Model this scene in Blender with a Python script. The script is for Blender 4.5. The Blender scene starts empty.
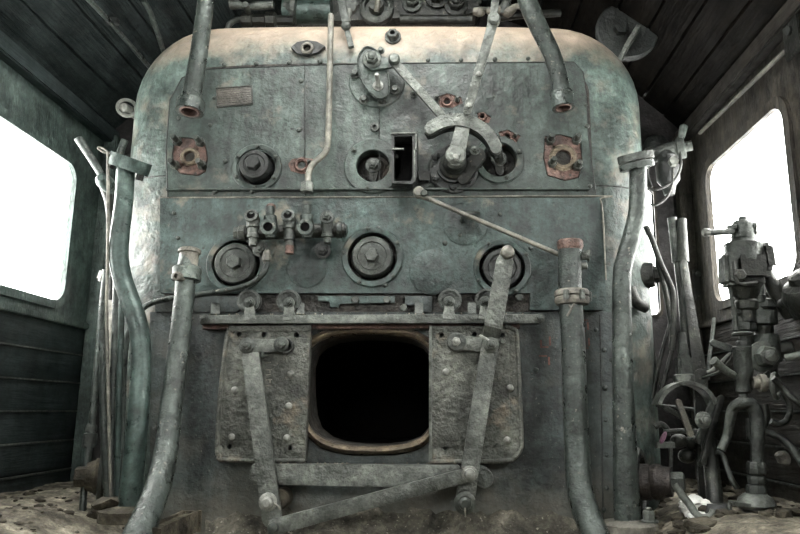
import bpy, bmesh, math, random
from mathutils import Vector, Matrix
random.seed(7)
C = bpy.context.scene.collection
PI = math.pi
F = 700.0; CX = 440.0; CY = 267.0
TH = math.atan(143.0/700.0); CT, ST = math.cos(TH), math.sin(TH)
H = 0.42                       # eye height
V = Vector
D = V((0,-1,0))                # towards the viewer's side of the cab

def P(u, v, Y):
    a = (u-CX)/F; b = (CY-v)/F
    t = Y/(CT-b*ST)
    return V((a*t, Y, H+t*(ST+b*CT)))
def S(px, v, Y):
    return px/F*Y/(CT-(CY-v)/F*ST)

# ------------------------------------------------------------------ materials
def mat(name, cols, scale=3.0, streak=0.0, speck=0.0, speck_col=(.01,.01,.01), speck_scale=45, rust=0.0, rust_col=(.16,.07,.04),
        rough=.55, bump=.4, bscale=60, metal=0.0, dust=None, grain=None, spec=.5, blotch=.75, k=.5):
    cols = [tuple(x*k for x in c) for c in cols]
    m = bpy.data.materials.new(name); m.use_nodes = True
    nt = m.node_tree; N = nt.nodes; L = nt.links
    bs = N['Principled BSDF']
    tc = N.new('ShaderNodeTexCoord')
    def noise(sc, det=6, mp=None, rgh=.6, dist=0):
        n = N.new('ShaderNodeTexNoise'); n.inputs['Scale'].default_value = sc
        n.inputs['Detail'].default_value = det; n.inputs['Roughness'].default_value = rgh
        n.inputs['Distortion'].default_value = dist; n.normalize = True
        g = N.new('ShaderNodeMapping'); L.new(tc.outputs['Object'], g.inputs['Vector'])
        g.inputs['Location'].default_value = (random.random()*9, random.random()*9, random.random()*9)
        if mp: g.inputs['Scale'].default_value = mp
        L.new(g.outputs[0], n.inputs['Vector'])
        return n.outputs['Fac']
    def ramp(src, stops):
        r = N.new('ShaderNodeValToRGB'); e = r.color_ramp.elements
        while len(e) < len(stops): e.new(.5)
        for k, (p, c) in enumerate(stops):
            e[k].position = p; e[k].color = (c[0], c[1], c[2], 1) if not isinstance(c, float) else (c, c, c, 1)
        L.new(src, r.inputs[0]); return r.outputs[0]
    def mix(f, a, b):
        x = N.new('ShaderNodeMix'); x.data_type = 'RGBA'
        if isinstance(f, float): x.inputs[0].default_value = f
        else: L.new(f, x.inputs[0])
        for s, i in ((a, 6), (b, 7)):
            if hasattr(s, 'default_value'): L.new(s, x.inputs[i])
            else: x.inputs[i].default_value = (s[0], s[1], s[2], 1)
        return x.outputs[2]
    def math_(op, a, b):
        x = N.new('ShaderNodeMath'); x.operation = op
        for s, i in ((a, 0), (b, 1)):
            if isinstance(s, (float, int)): x.inputs[i].default_value = s
            else: L.new(s, x.inputs[i])
        return x.outputs[0]
    n = len(cols)
    stops = [(.3+.4*k/max(1, n-1), c) for k, c in enumerate(cols)]
    if grain:
        base = ramp(noise(scale, 8, grain, .65, .6), stops)
    else:
        base = ramp(noise(scale, 9, None, .62, .3), stops)
    if streak:
        s = ramp(noise(2.2, 6, (14, 14, .9)), [(.36, (.45,.45,.46)), (.66, (1.35,1.34,1.30))])
        x = N.new('ShaderNodeMix'); x.data_type = 'RGBA'; x.blend_type = 'MULTIPLY'; x.inputs[0].default_value = streak
        L.new(base, x.inputs[6]); L.new(s, x.inputs[7]); base = x.outputs[2]
    if blotch:
        for sc_, lo, hi, st in ((5.5, .16, 2.0, blotch), (38, .40, 1.65, blotch*.9)):
            s = ramp(noise(sc_, 12, None, .78, .2), [(.36, (lo,lo,lo)), (.64, (hi,hi,hi*.98))])
            x = N.new('ShaderNodeMix'); x.data_type = 'RGBA'; x.blend_type = 'MULTIPLY'; x.inputs[0].default_value = st
            L.new(base, x.inputs[6]); L.new(s, x.inputs[7]); base = x.outputs[2]
    if rust:
        base = mix(ramp(noise(7, 8), [(.62-rust*.3, 0.0), (.72-rust*.3, 1.0)]), base, rust_col)
    if speck:
        base = mix(ramp(noise(speck_scale, 5), [(.69-speck*.16, 0.0), (.75-speck*.16, .85)]), base, speck_col)
    if dust:     # a coat of settled dust: (colour, [(z0, amount), (z1, amount) ...])
        dc, zs = dust
        sp = N.new('ShaderNodeSeparateXYZ'); L.new(tc.outputs['Object'], sp.inputs[0])
        mr = N.new('ShaderNodeMapRange'); mr.inputs[1].default_value = zs[0]; mr.inputs[2].default_value = zs[1]
        L.new(sp.outputs['Z'], mr.inputs[0])
        q = math_('ADD', mr.outputs[0], math_('MULTIPLY', math_('SUBTRACT', noise(9, 8), .5), 1.6))
        q = math_('MULTIPLY', q, zs[2])
        cl = N.new('ShaderNodeClamp'); L.new(q, cl.inputs[0])
        base = mix(cl.outputs[0], base, dc)
    L.new(base, bs.inputs['Base Color'])
    rr = ramp(noise(scale*4, 5), [(.35, max(.05, rough-.14)), (.7, min(1.0, rough+.18))])
    L.new(rr, bs.inputs['Roughness'])
    bs.inputs['Metallic'].default_value = metal
    bs.inputs['Specular IOR Level'].default_value = spec
    if bump:
        f1 = noise(bscale, 6, grain)
        f2 = noise(bscale*.22, 5, grain)
        h = math_('ADD', f1, math_('MULTIPLY', f2, 1.6))
        b = N.new('ShaderNodeBump'); b.inputs['Strength'].default_value = bump; b.inputs['Distance'].default_value = .011
        L.new(h, b.inputs['Height']); L.new(b.outputs[0], bs.inputs['Normal'])
    return m

M = {}
M['clad']   = mat('green_cladding_paint', [(.018,.028,.026), (.052,.075,.068), (.105,.145,.130)], 4.2, streak=.7, speck=.30, speck_col=(.010,.014,.013), rust=.10, rust_col=(.10,.09,.07), rough=.50, bump=.5, bscale=40)
M['mid']    = mat('blue_green_cladding_paint', [(.010,.024,.023), (.044,.074,.070), (.115,.180,.168)], 5.0, streak=.6, speck=.38, speck_col=(.008,.012,.012), rust=.08, rust_col=(.13,.12,.09), rough=.48, bump=.6, bscale=34)
M['low']    = mat('sooty_green_plate', [(.018,.026,.028), (.048,.064,.065), (.095,.120,.117)], 4.0, streak=.5, speck=.30, speck_col=(.16,.15,.13), speck_scale=90, rough=.55, bump=.5, bscale=50, dust=((.13,.12,.096), (.24, -.08, .8)))
M['shell']  = mat('boiler_flange_paint', [(.044,.064,.058), (.100,.140,.128), (.185,.250,.232)], 3.2, streak=.5, speck=.46, speck_col=(.014,.018,.017), speck_scale=38, rough=.50, bump=.7, bscale=30, dust=((.40,.325,.255), (1.73, 1.92, 1.0)))
M['face']   = mat('rusty_boiler_plate', [(.014,.015,.014), (.045,.042,.037), (.11,.09,.075)], 9.0, speck=.4, rough=.7, bump=.7)
M['burnt']  = mat('scorched_red_oxide', [(.035,.022,.018), (.15,.082,.066), (.38,.25,.21)], 14.0, speck=.5, speck_scale=60, rough=.65, bump=.7, bscale=90)
M['pipe']   = mat('green_grey_pipe', [(.040,.052,.049), (.085,.105,.098), (.145,.172,.160)], 6.0, streak=.5, speck=.34, speck_col=(.20,.19,.16), speck_scale=70, rough=.36, bump=.40, bscale=70, metal=.35)
M['pipe_teal'] = mat('teal_pipe_paint', [(.035,.058,.054), (.075,.115,.106), (.13,.18,.168)], 6.0, streak=.3, speck=.3, rough=.38, bump=.25, bscale=60, metal=.35)
M['pipe_dark'] = mat('dark_pipe', [(.006,.007,.006), (.022,.025,.022), (.058,.062,.053)], 8.0, speck=.35, speck_col=(.14,.13,.10), speck_scale=80, rough=.42, bump=.4, bscale=70, metal=.35)
M['rod']    = mat('dusty_bare_rod', [(.12,.12,.105), (.22,.215,.185), (.34,.33,.29)], 10.0, speck=.3, speck_col=(.05,.045,.04), rough=.42, bump=.3)
M['iron']   = mat('dull_grey_iron', [(.040,.048,.045), (.095,.108,.100), (.170,.185,.170)], 8.0, speck=.40, speck_col=(.02,.02,.018), speck_scale=80, rough=.42, bump=.5, bscale=80, metal=.35)
M['door']   = mat('pitted_door_iron', [(.055,.062,.055), (.135,.143,.126), (.240,.248,.220)], 6.0, speck=.42, speck_col=(.035,.035,.03), speck_scale=70, rust=.10, rust_col=(.15,.125,.09), rough=.50, bump=1.0, bscale=55, metal=.2)
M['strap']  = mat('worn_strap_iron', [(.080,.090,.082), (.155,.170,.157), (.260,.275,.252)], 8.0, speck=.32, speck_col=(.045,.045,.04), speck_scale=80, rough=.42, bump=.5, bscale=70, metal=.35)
M['bolt']   = mat('bolt_iron', [(.045,.055,.050), (.10,.115,.104), (.18,.19,.172)], 20.0, rough=.42, bump=.3, metal=.35)
M['bolt_pale'] = mat('pale_bolt_iron', [(.16,.17,.16), (.27,.28,.26), (.38,.385,.36)], 20.0, rough=.4, bump=.3)
M['black']  = mat('soot_black_iron', [(.006,.008,.008), (.018,.022,.021), (.040,.046,.044)], 10.0, rough=.5, bump=.5)
M['soot_and_shade']   = mat('soot_and_hole_shade', [(.001,.001,.001), (.003,.003,.003)], 5.0, blotch=0, rough=.95, bump=.2, spec=.1)  # firebox soot, and the painted shade inside bores and holes
M['bronze'] = mat('scorched_bronze_lip', [(.07,.055,.04), (.19,.15,.105), (.36,.30,.22)], 8.0, grain=(1,1,5), speck=.35, rough=.38, bump=.5, metal=.3)
M['seam']   = mat('pale_edge', [(.17,.162,.140), (.32,.305,.26)], 12.0, speck=.4, rough=.6, bump=.4)
M['wood_l'] = mat('dark_painted_planks', [(.020,.029,.031), (.038,.053,.055), (.062,.082,.084)], 2.2, grain=(9,.8,9), speck=.25, rough=.45, bump=.35, bscale=8, k=.5, blotch=.5, spec=.25)
M['wood_c'] = mat('dark_ceiling_planks', [(.014,.021,.022), (.032,.043,.044), (.062,.078,.079)], 2.6, grain=(12,1.0,12), speck=.3, speck_col=(.004,.006,.006), speck_scale=9, rough=.50, bump=.8, bscale=8, k=.48, blotch=.5, spec=.12)
M['wood_r'] = mat('brown_black_planks', [(.012,.011,.009), (.030,.026,.021), (.060,.050,.040)], 3.0, grain=(14,1.2,14), speck=.3, rough=.6, bump=.8, bscale=8, k=.42, blotch=.5, spec=.25)
M['wood_k'] = mat('shaded_brown_ceiling_planks', [(.006,.005,.005), (.016,.014,.012), (.034,.028,.023)], 3.0, grain=(12,1.0,12), speck=.3, rough=.65, bump=.6, bscale=8, spec=.06, k=.28)
M['frame_l'] = mat('grey_green_wall_sheet', [(.030,.045,.043), (.060,.082,.077), (.095,.122,.115)], 3.0, grain=(5,5,1), speck=.25, rough=.55, bump=.6, bscale=25, spec=.3, k=.85)
M['frame_r'] = mat('flaking_brown_wall_sheet', [(.018,.016,.013), (.050,.044,.036), (.110,.095,.075)], 3.5, grain=(6,6,1), speck=.4, speck_col=(.01,.01,.01), rough=.6, bump=.9, bscale=25, k=.5, spec=.2)
M['front']  = mat('grey_front_wall_sheet', [(.030,.028,.030), (.060,.056,.058), (.095,.090,.092)], 3.0, rough=.6, bump=.4, spec=.2, k=.3)
M['dirt']   = mat('ash_and_dirt', [(.06,.055,.043), (.19,.172,.138), (.42,.39,.315)], 12.0, k=.7, speck=.45, speck_col=(.03,.026,.02), speck_scale=50, rough=.85, bump=1.0, bscale=60, spec=.2)
M['ashy']   = mat('clinging_ash', [(.045,.043,.036), (.105,.098,.080), (.20,.188,.155)], 12.0, speck=.4, speck_col=(.25,.24,.2), speck_scale=80, rough=.85, bump=1.0, bscale=60, spec=.2)
M['rubble'] = mat('coal_and_ash_lumps', [(.03,.026,.02), (.09,.08,.06), (.20,.18,.14)], 16.0, rough=.85, bump=.8, spec=.2)
M['rust_plug'] = mat('brown_grimy_plug', [(.012,.010,.009), (.045,.036,.032), (.11,.09,.078)], 16.0, rough=.45, bump=.6, metal=.3)
M['rag']    = mat('white_rag_cloth', [(.45,.45,.43), (.78,.78,.76)], 12.0, blotch=.2, k=1.0, rough=.9, bump=.6, spec=.1)
M['rope']   = mat('twine', [(.3,.28,.23), (.5,.47,.4)], 40.0, rough=.9, bump=.4)
M['plate']  = mat('etched_data_plate', [(.050,.046,.04), (.10,.092,.08)], 20.0, speck=.4, rough=.45, bump=.4)
M['red']    = mat('red_chalk_paint', [(.16,.075,.06), (.26,.12,.095)], 40.0, speck=.6, rough=.8, bump=.3)
M['pink']   = mat('faded_pink_plastic', [(.30,.10,.22), (.52,.28,.42)], 20.0, rough=.5, bump=.3)

# ------------------------------------------------------------------ geometry helpers
def frame_of(ax):
    ax = ax.normalized(); up = V((0,0,1)) if abs(ax.z) < .9 else V((1,0,0))
    a = ax.cross(up).normalized(); b = a.cross(ax).normalized()
    return a, b
def lathe(bm, o, ax, prof, seg=24, twist=0.0):
    a, b = frame_of(ax); ax = ax.normalized(); rings = []
    for r, t in prof:
        if r < 1e-6: rings.append([bm.verts.new(o+ax*t)])
        else: rings.append([bm.verts.new(o+ax*t+(a*math.cos(2*PI*k/seg+twist)+b*math.sin(2*PI*k/seg+twist))*r) for k in range(seg)])
    for p, q in zip(rings, rings[1:]):
        for k in range(seg):
            k2 = (k+1) % seg
            if len(p) == 1 and len(q) == 1: continue
            if len(p) == 1: bm.faces.new((p[0], q[k], q[k2]))
            elif len(q) == 1: bm.faces.new((p[k], p[k2], q[0]))
            else: bm.faces.new((p[k], p[k2], q[k2], q[k]))
    for r, c in ((rings[0], 1), (rings[-1], 1)):
        if len(r) > 1: bm.faces.new(r)
def catmull(pts, res):
    if len(pts) < 3 or res <= 1: return [p.copy() for p in pts]
    out = []; q = [pts[0]*2-pts[1]]+list(pts)+[pts[-1]*2-pts[-2]]
    for i in range(1, len(q)-2):
        p0, p1, p2, p3 = q[i-1], q[i], q[i+1], q[i+2]
        for k in range(res):
            t = k/res
            out.append(.5*((2*p1)+(p2-p0)*t+(2*p0-5*p1+4*p2-p3)*t*t+(3*p1-p0-3*p2+p3)*t**3))
    out.append(pts[-1].copy()); return out
def tube(bm, pts, r, seg=12, res=7, cap=True):
    pts = [V(p) for p in pts]; n0 = len(pts); c = catmull(pts, res)
    rs = [r]*len(c) if not isinstance(r, (list, tuple)) else [r[min(n0-1, int(i*(n0-1)/(len(c)-1)))]+(r[min(n0-1, int(i*(n0-1)/(len(c)-1))+1)]-r[min(n0-1, int(i*(n0-1)/(len(c)-1)))])*((i*(n0-1)/(len(c)-1)) % 1) for i in range(len(c))]
    t = (c[1]-c[0]).normalized(); a, b = frame_of(t); rings = []
    for i, p in enumerate(c):
        t2 = ((c[min(i+1, len(c)-1)]-c[max(i-1, 0)])).normalized()
        a = (a-t2*a.dot(t2)).normalized(); b = t2.cross(a)
        rings.append([bm.verts.new(p+(a*math.cos(2*PI*k/seg)+b*math.sin(2*PI*k/seg))*rs[i]) for k in range(seg)])
    for p, q in zip(rings, rings[1:]):
        for k in range(seg): bm.faces.new((p[k], p[(k+1) % seg], q[(k+1) % seg], q[k]))
    if cap: bm.faces.new(rings[0]); bm.faces.new(rings[-1])
    return c
def prism(bm, pts, n, th, bev=.0015):
    """polygon pts (front), extruded by th along n (away from the viewer)"""
    f = [bm.verts.new(p) for p in pts]; g = [bm.verts.new(p+n*th) for p in pts]
    k = len(f); ff = bm.faces.new(f); bf = bm.faces.new(g[::-1])
    for i in range(k): bm.faces.new((f[i], g[i], g[(i+1) % k], f[(i+1) % k]))
    if bev:
        ed = list(ff.edges)
        try: bmesh.ops.bevel(bm, geom=ed, offset=min(bev, th*.4), segments=2, affect='EDGES', profile=.6)
        except Exception: pass
def flat(bm, uv, Y, th, bev=.002):
    prism(bm, [P(u, v, Y) for u, v in uv], V((0,1,0)), th, bev)
def rbar(bm, p0, p1, w, th, r0=True, r1=True, bev=.002, w1=None, ext0=0, ext1=0):
    """flat bar between 3-D points, wide across the face, front surface at the points"""
    w1 = w if w1 is None else w1
    d = (p1-p0).normalized(); n = V((0,1,0)); n = (n-d*n.dot(d)).normalized(); s = d.cross(n)
    p0 = p0-d*ext0; p1 = p1+d*ext1; pts = []
    if r0: pts += [p0-d*math.sin(a)*w/2+s*math.cos(a)*w/2 for a in [PI*k/8 for k in range(9)]][::-1]
    else: pts += [p0-s*w/2, p0+s*w/2]
    if r1: pts += [p1+d*math.sin(a)*w1/2+s*math.cos(a)*w1/2 for a in [PI*k/8 for k in range(9)]]
    else: pts += [p1+s*w1/2, p1-s*w1/2]
    prism(bm, pts, n, th, bev)
def box(bm, c, s, rot=None, bev=.003):
    r = bmesh.ops.create_cube(bm, size=1); vs = r['verts']
    for v in vs:
        q = V((v.co.x*s[0], v.co.y*s[1], v.co.z*s[2]))
        v.co = (rot @ q if rot else q)+c
    if bev:
        ed = list({e for v in vs for e in v.link_edges})
        bmesh.ops.bevel(bm, geom=ed, offset=min(bev, min(s)*.3), segments=2, affect='EDGES')
def boxbar(bm, p0, p1, w, th, bev=.002):
    d = (p1-p0); L = d.length; d.normalize(); a, b = frame_of(d)
    R = Matrix((a, b, d)).transposed()
    box(bm, (p0+p1)/2, (w, th, L), R, bev)
def hexhead(bm, o, ax, r, h, tw=.2):
    lathe(bm, o, ax, [(r, 0), (r, h*.85), (r*.86, h), (0, h)], 6, tw)
def bolt(bm, o, ax, r, h=None, washer=True, tip=True, tw=.2):
    h = h or r*.9
    if washer: lathe(bm, o, ax, [(r*1.45, 0), (r*1.45, r*.22), (r*1.3, r*.3), (0, r*.3)], 20)
    hexhead(bm, o+ax.normalized()*r*.2, ax, r, h, tw)
    if tip: lathe(bm, o+ax.normalized()*(h+r*.15), ax, [(r*.55, 0), (r*.55, r*.4), (r*.35, r*.55), (0, r*.55)], 12)
def mouth(bm, o, ax, r, lip=.012, inner=.74, deep=.07):
    """open pipe end: ax points out of the pipe"""
    lathe(bm, o, ax, [(r, -lip*1.2), (r, 0), (r*inner, 0), (r*inner, -deep), (0, -deep)], 24)
def torus(bm, o, ax, R, r, seg=28, rs=8, a0=0, a1=2*PI):
    a, b = frame_of(ax); n = ax.normalized(); full = abs(a1-a0-2*PI) < 1e-4
    rings = []
    cnt = seg if full else seg+1
    for i in range(cnt):
        t = a0+(a1-a0)*i/seg; d = a*math.cos(t)+b*math.sin(t)
        rings.append([bm.verts.new(o+d*(R+r*math.cos(2*PI*k/rs))+n*r*math.sin(2*PI*k/rs)) for k in range(rs)])
    for i in range(seg):
        p, q = rings[i], rings[(i+1) % cnt]
        for k in range(rs): bm.faces.new((p[k], p[(k+1) % rs], q[(k+1) % rs], q[k]))
    if not full: bm.faces.new(rings[0]); bm.faces.new(rings[-1])
def holed(bm, outer, holes, n, th, depth_holes=None):
    """planar sheet with holes; outer/holes are lists of 3-D points"""
    def loop(pts):
        vs = [bm.verts.new(p) for p in pts]
        return vs, [bm.edges.new((vs[i], vs[(i+1) % len(vs)])) for i in range(len(vs))]
    ed = []; loops = []
    for l in [outer]+holes:
        vs, e = loop(l); ed += e; loops.append(vs)
    r = bmesh.ops.triangle_fill(bm, edges=ed, use_beauty=True, use_dissolve=False)
    faces = [f for f in r['geom'] if isinstance(f, bmesh.types.BMFace)]
    for li, vs in enumerate(loops):
        t = th
        cap = False
        if depth_holes and li > 0: t = depth_holes[li-1][0]; cap = depth_holes[li-1][1]
        g = [bm.verts.new(v.co+n*t) for v in vs]; k = len(vs)
        for i in range(k): bm.faces.new((vs[i], vs[(i+1) % k], g[(i+1) % k], g[i]))
        if cap: bm.faces.new(g)
def circ(u, v, r, Y, seg=28, ru=None):
    c = P(u, v, Y); R = S(r, v, Y); R2 = R if ru is None else S(ru, v, Y)
    return [c+V((math.cos(2*PI*k/seg)*R, 0, math.sin(2*PI*k/seg)*R2)) for k in range(seg)]
def poly(uv, Y): return [P(u, v, Y) for u, v in uv]
def BM(): return bmesh.new()

# ------------------------------------------------------------------ object helpers
def thing(name, label, cat, loc, group=None):
    o = bpy.data.objects.new(name, None); C.objects.link(o); o.location = loc; o.empty_display_size = .05
    o['label'] = label; o['category'] = cat
    if group: o['group'] = group
    o['_w'] = 0; del o['_w']
    return o
def wloc(o):
    p = V((0,0,0))
    while o is not None: p += o.location; o = o.parent
    return p
def part(name, bm, m, parent=None, loc=None, smooth=38, label=None):
    base = wloc(parent) if parent else V((0,0,0))
    org = V(loc) if loc is not None else base
    bmesh.ops.remove_doubles(bm, verts=bm.verts, dist=1e-6)
    bmesh.ops.recalc_face_normals(bm, faces=bm.faces)
    for v in bm.verts: v.co -= org
    me = bpy.data.meshes.new(name); bm.to_mesh(me); bm.free()
    for p in me.polygons: p.use_smooth = True
    me.set_sharp_from_angle(angle=math.radians(smooth))
    me.materials.append(M[m])
    o = bpy.data.objects.new(name, me); C.objects.link(o)
    if parent: o.parent = parent
    o.location = org-base
    if label: o['label'] = label
    return o
def single(name, bm, m, label, cat, group=None, loc=None, smooth=38):
    if loc is None:
        xs = [v.co for v in bm.verts]; loc = sum(xs, V((0,0,0)))/len(xs)
    o = part(name, bm, m, None, loc, smooth); o['label'] = label; o['category'] = cat
    if group: o['group'] = group
    return o
def struct(name, bm, m, parent=None, smooth=30):
    o = part(name, bm, m, parent, None, smooth)
    if not parent: o['kind'] = 'structure'
    return o
def dup_part(src, parent, wpos, sc=1.0):
    o = src.copy(); C.objects.link(o); o.parent = parent
    o.location = wpos-wloc(parent); o.scale = (sc, sc, sc); return o
def rivets(parent, name, pos, r, m='bolt', hexa=False, sc=None):
    """pos: 3-D points on a surface facing the viewer"""
    b = BM(); o0 = pos[0]
    if hexa: bolt(b, o0, D, r, washer=False)
    else: lathe(b, o0+V((0,.002,0)), D, [(r, 0), (r*.92, r*.45), (r*.6, r*.75), (0, r*.9)], 12)
    first = part(name, b, m, parent, o0)
    for p in pos[1:]: dup_part(first, parent, p, random.uniform(.85, 1.12))
    return first

# ------------------------------------------------------------------ the room
XL, XR, YF, YB = -1.58, 1.17, 3.17, -.7
XC, HW = -.205, 1.375
FLZ = H-.30
EAVE = H+1.30
def roof_z(x): return EAVE+.70*(1-((x-XC)/HW)**2)

def floor_h(x, y):
    side = min(1, max(0, (abs(x-XC)-.75)/.35))
    side = side*side*(3-2*side)
    z = (H-.41)*(1-side)+FLZ*side
    return z
from mathutils import noise as mnoise
def nz(x, y, s, o=0): return mnoise.fractal(V((x*s+o, y*s, o)), .9, 2.1, 5)
b = BM(); NX, NY = 150, 130; x0, x1, y0, y1 = XL-.02, XR+.02, YB, YF
grid = []
for j in range(NY+1):
    row = []
    for i in range(NX+1):
        x = x0+(x1-x0)*i/NX; y = y0+(y1-y0)*(j/NY)**.6
        z = floor_h(x, y)+.012*nz(x, y, 5)+.007*nz(x, y, 22, 3)
        row.append(b.verts.new((x, y, z)))
    grid.append(row)
for j in range(NY):
    for i in range(NX): b.faces.new((grid[j][i], grid[j][i+1], grid[j+1][i+1], grid[j+1][i]))
struct('floor', b, 'dirt', smooth=60)

# window openings on the side walls: y 2.22..2.90, z H+.445..H+1.03
def rrect(y0, y1, z0, z1, r, n=6):
    pts = []
    for cy, cz, a0 in ((y1-r, z1-r, 0), (y0+r, z1-r, PI/2), (y0+r, z0+r, PI), (y1-r, z0+r, 1.5*PI)):
        for k in range(n+1):
            a = a0+PI/2*k/n; pts.append((cy+r*math.cos(a), cz+r*math.sin(a)))
    return pts
WZ0, WZ1 = H+.435, H+1.03
WY = {'left': (2.12, 2.885), 'right': (2.215, 2.92)}
PLZ = H+.358
for side, X, sg, mp, mf in (('left', XL, -1, 'wood_l', 'frame_l'), ('right', XR, 1, 'wood_r', 'frame_r')):
    wy = WY[side]
    b = BM()
    z = PLZ; hgt = .120
    while z > -.1:
        th = .03
        for ys in ((YB, YF+.03),):
            box(b, V((X+sg*(th/2+.006), (ys[0]+ys[1])/2, z-hgt/2)), (th, ys[1]-ys[0], hgt-.007), Matrix.Rotation(-sg*.09, 3, 'Y'), .003)
        z -= hgt
    box(b, V((X+sg*.045, (YB+YF)/2+.05, (PLZ-.2)/2+.01)), (.02, YF-YB+.14, PLZ+.22), None, 0)
    w = struct('wall_'+side, b, mp)
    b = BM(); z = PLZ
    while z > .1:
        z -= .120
        box(b, V((X-sg*.002, (YB+YF)/2, z-.002)), (.012, YF-YB-.02, .0055), None, .001)  # pale strips paint the window light caught on the plank edges
    struct('plank_edge_highlights', b, 'strap' if side == 'left' else 'iron', w)
    b = BM()
    outer = [V((X, y, zz)) for y, zz in ((YB, PLZ+.003), (YF, PLZ+.003), (YF, EAVE+.02), (YB, EAVE+.02))]
    holes = [[V((X, y, zz)) for y, zz in rrect(wy[0], wy[1], WZ0, WZ1, .07)], [V((X, y, zz)) for y, zz in rrect(.75, 1.30 if side == 'left' else 1.60, WZ0, WZ1, .07)]]  # second opening per side is out of view, sized to steer the light
    holed(b, outer, holes, V((sg,0,0)), .012)
    struct('upper_wall_sheet', b, mf, w)
    # window frame lips and ledge
    b = BM()
    ring_o = rrect(wy[0]-.035, wy[1]+.035, WZ0-.03, WZ1+.035, .10, 8); ring_i = rrect(wy[0]+.004, wy[1]-.004, WZ0+.004, WZ1-.004, .07, 8)
    vo = [b.verts.new((X, y, zz)) for y, zz in ring_o]; vi = [b.verts.new((X-sg*.014, y, zz)) for y, zz in ring_i]
    vm = [b.verts.new((X-sg*.014, y, zz)) for y, zz in ring_o]; vn = [b.verts.new((X+sg*.006, y, zz)) for y, zz in ring_i]
    k = len(vo)
    for i in range(k):
        j = (i+1) % k
        b.faces.new((vo[i], vo[j], vm[j], vm[i])); b.faces.new((vm[i], vm[j], vi[j], vi[i])); b.faces.new((vi[i], vi[j], vn[j], vn[i]))
    struct('window_%d' % (1 if side == 'left' else 2), b, mf)
    b = BM()
    box(b, V((X+sg*.012, (YB+YF)/2+.02, PLZ+.006)), (.062, YF-YB+.06, .026), None, .004)
    struct('trim_%d' % (1 if side == 'left' else 2), b, mf)
    b = BM()   # eaves beam
    box(b, V((X-sg*.02, (YB+YF)/2, EAVE-.03)), (.05, YF-YB-.01, .07), None, .006)
    struct('trim_%d' % (3 if side == 'left' else 4), b, mp)
    b = BM()   # corner post
    box(b, V((X-sg*.03, YF-.035, (EAVE+0)/2)), (.06, .06, EAVE-.06), None, .005)
    struct('trim_%d' % (5 if side == 'left' else 6), b, mf)

# unseen rear wall added to cut frontal light; its opening steers the rest
b = BM()
out = [(XL, -.1), (XL, EAVE)]+[(XL+(XR-XL)*k/20, roof_z(XL+(XR-XL)*k/20)+.005) for k in range(1, 20)]+[(XR, EAVE), (XR, -.1)]
holed(b, [V((x, YB, z)) for x, z in out], [[V((x, YB, z)) for x, z in rrect(-1.0, -.02, H+.85, EAVE+.15, .08)]], V((0,-1,0)), .03)
struct('wall_rear_blocker', b, 'front')

# ceiling: planks along the cab, with a roof hatch towards the rear
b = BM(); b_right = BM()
seams = [XL-.01, -1.475, -1.375, -1.245, -1.11, -.95, -.78, -.60, -.42, -.24, -.06, .12, .30, .47, .62, .755, .88, .985, 1.08, XR+.01]
for a, c in zip(seams, seams[1:]):
    spans = [(YB, YF+.02)]
    mx = (a+c)/2
    if -.80 < mx < .32: spans = [(YB, 1.15), (2.05, YF+.02)]
    for ys in spans:
        g = .0035; n = 3; off = random.uniform(0, .004)
        top = []; bot = []
        for k in range(n+1):
            x = a+g+(c-a-2*g)*k/n; z = roof_z((a+c)/2)+(roof_z(c)-roof_z(a))*(k/n-.5)+off
            e = .008*(1-k/n if mx < XC else k/n)
            bot.append((x, z+e)); top.append((x, z+.03))
        ring = bot+top[::-1]
        bb = b_right if mx > .35 else b  # right planks: brown, with that side's weaker light put into the colour
        r0 = [bb.verts.new((x, ys[0], z)) for x, z in ring]; r1 = [bb.verts.new((x, ys[1], z)) for x, z in ring]
        bb.faces.new(r0); bb.faces.new(r1)
        for i in range(len(ring)): bb.faces.new((r0[i], r0[(i+1) % len(ring)], r1[(i+1) % len(ring)], r1[i]))
# backing above the gaps
for lo, hi in ((YB, 1.15), (2.05, YF+.02)):
    prev = None
    for k in range(25):
        x = XL-.03+(XR-XL+.06)*k/24; z = roof_z(x)+.04
        cur = (b.verts.new((x, lo, z)), b.verts.new((x, hi, z)))
        if prev: b.faces.new((prev[0], prev[1], cur[1], cur[0]))
        prev = cur
ceil = struct('ceiling', b, 'wood_c', smooth=25)
struct('shaded_brown_planks', b_right, 'wood_k', ceil, smooth=25)

# boiler outline
BXC, BHW, BTOP, BRC = -.212, .785, H+1.318, .10
def outline(e, zb=-.35, n=10):
    w = BHW+e; r = BRC+e*.98; top = BTOP+e
    pts = [(w, zb), (w, (zb+top-r)*.35), (w, (zb+top-r)*.7)]
    for k in range(n+1):
        a = PI/2*k/n; pts.append((w-r+r*math.cos(a), top-r+r*math.sin(a)))
    right = pts
    m = 8; mid = [((w-r)*(1-2*k/m), top) for k in range(1, m)]
    left = [(-x, z) for x, z in right[::-1]]
    out = right+mid+left
    return [(x+BXC, z-.028*(abs(x)/w)**3*(1 if z > BTOP-.4 else max(0, (z-BTOP+1.2)/.8))) for x, z in out]

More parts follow.
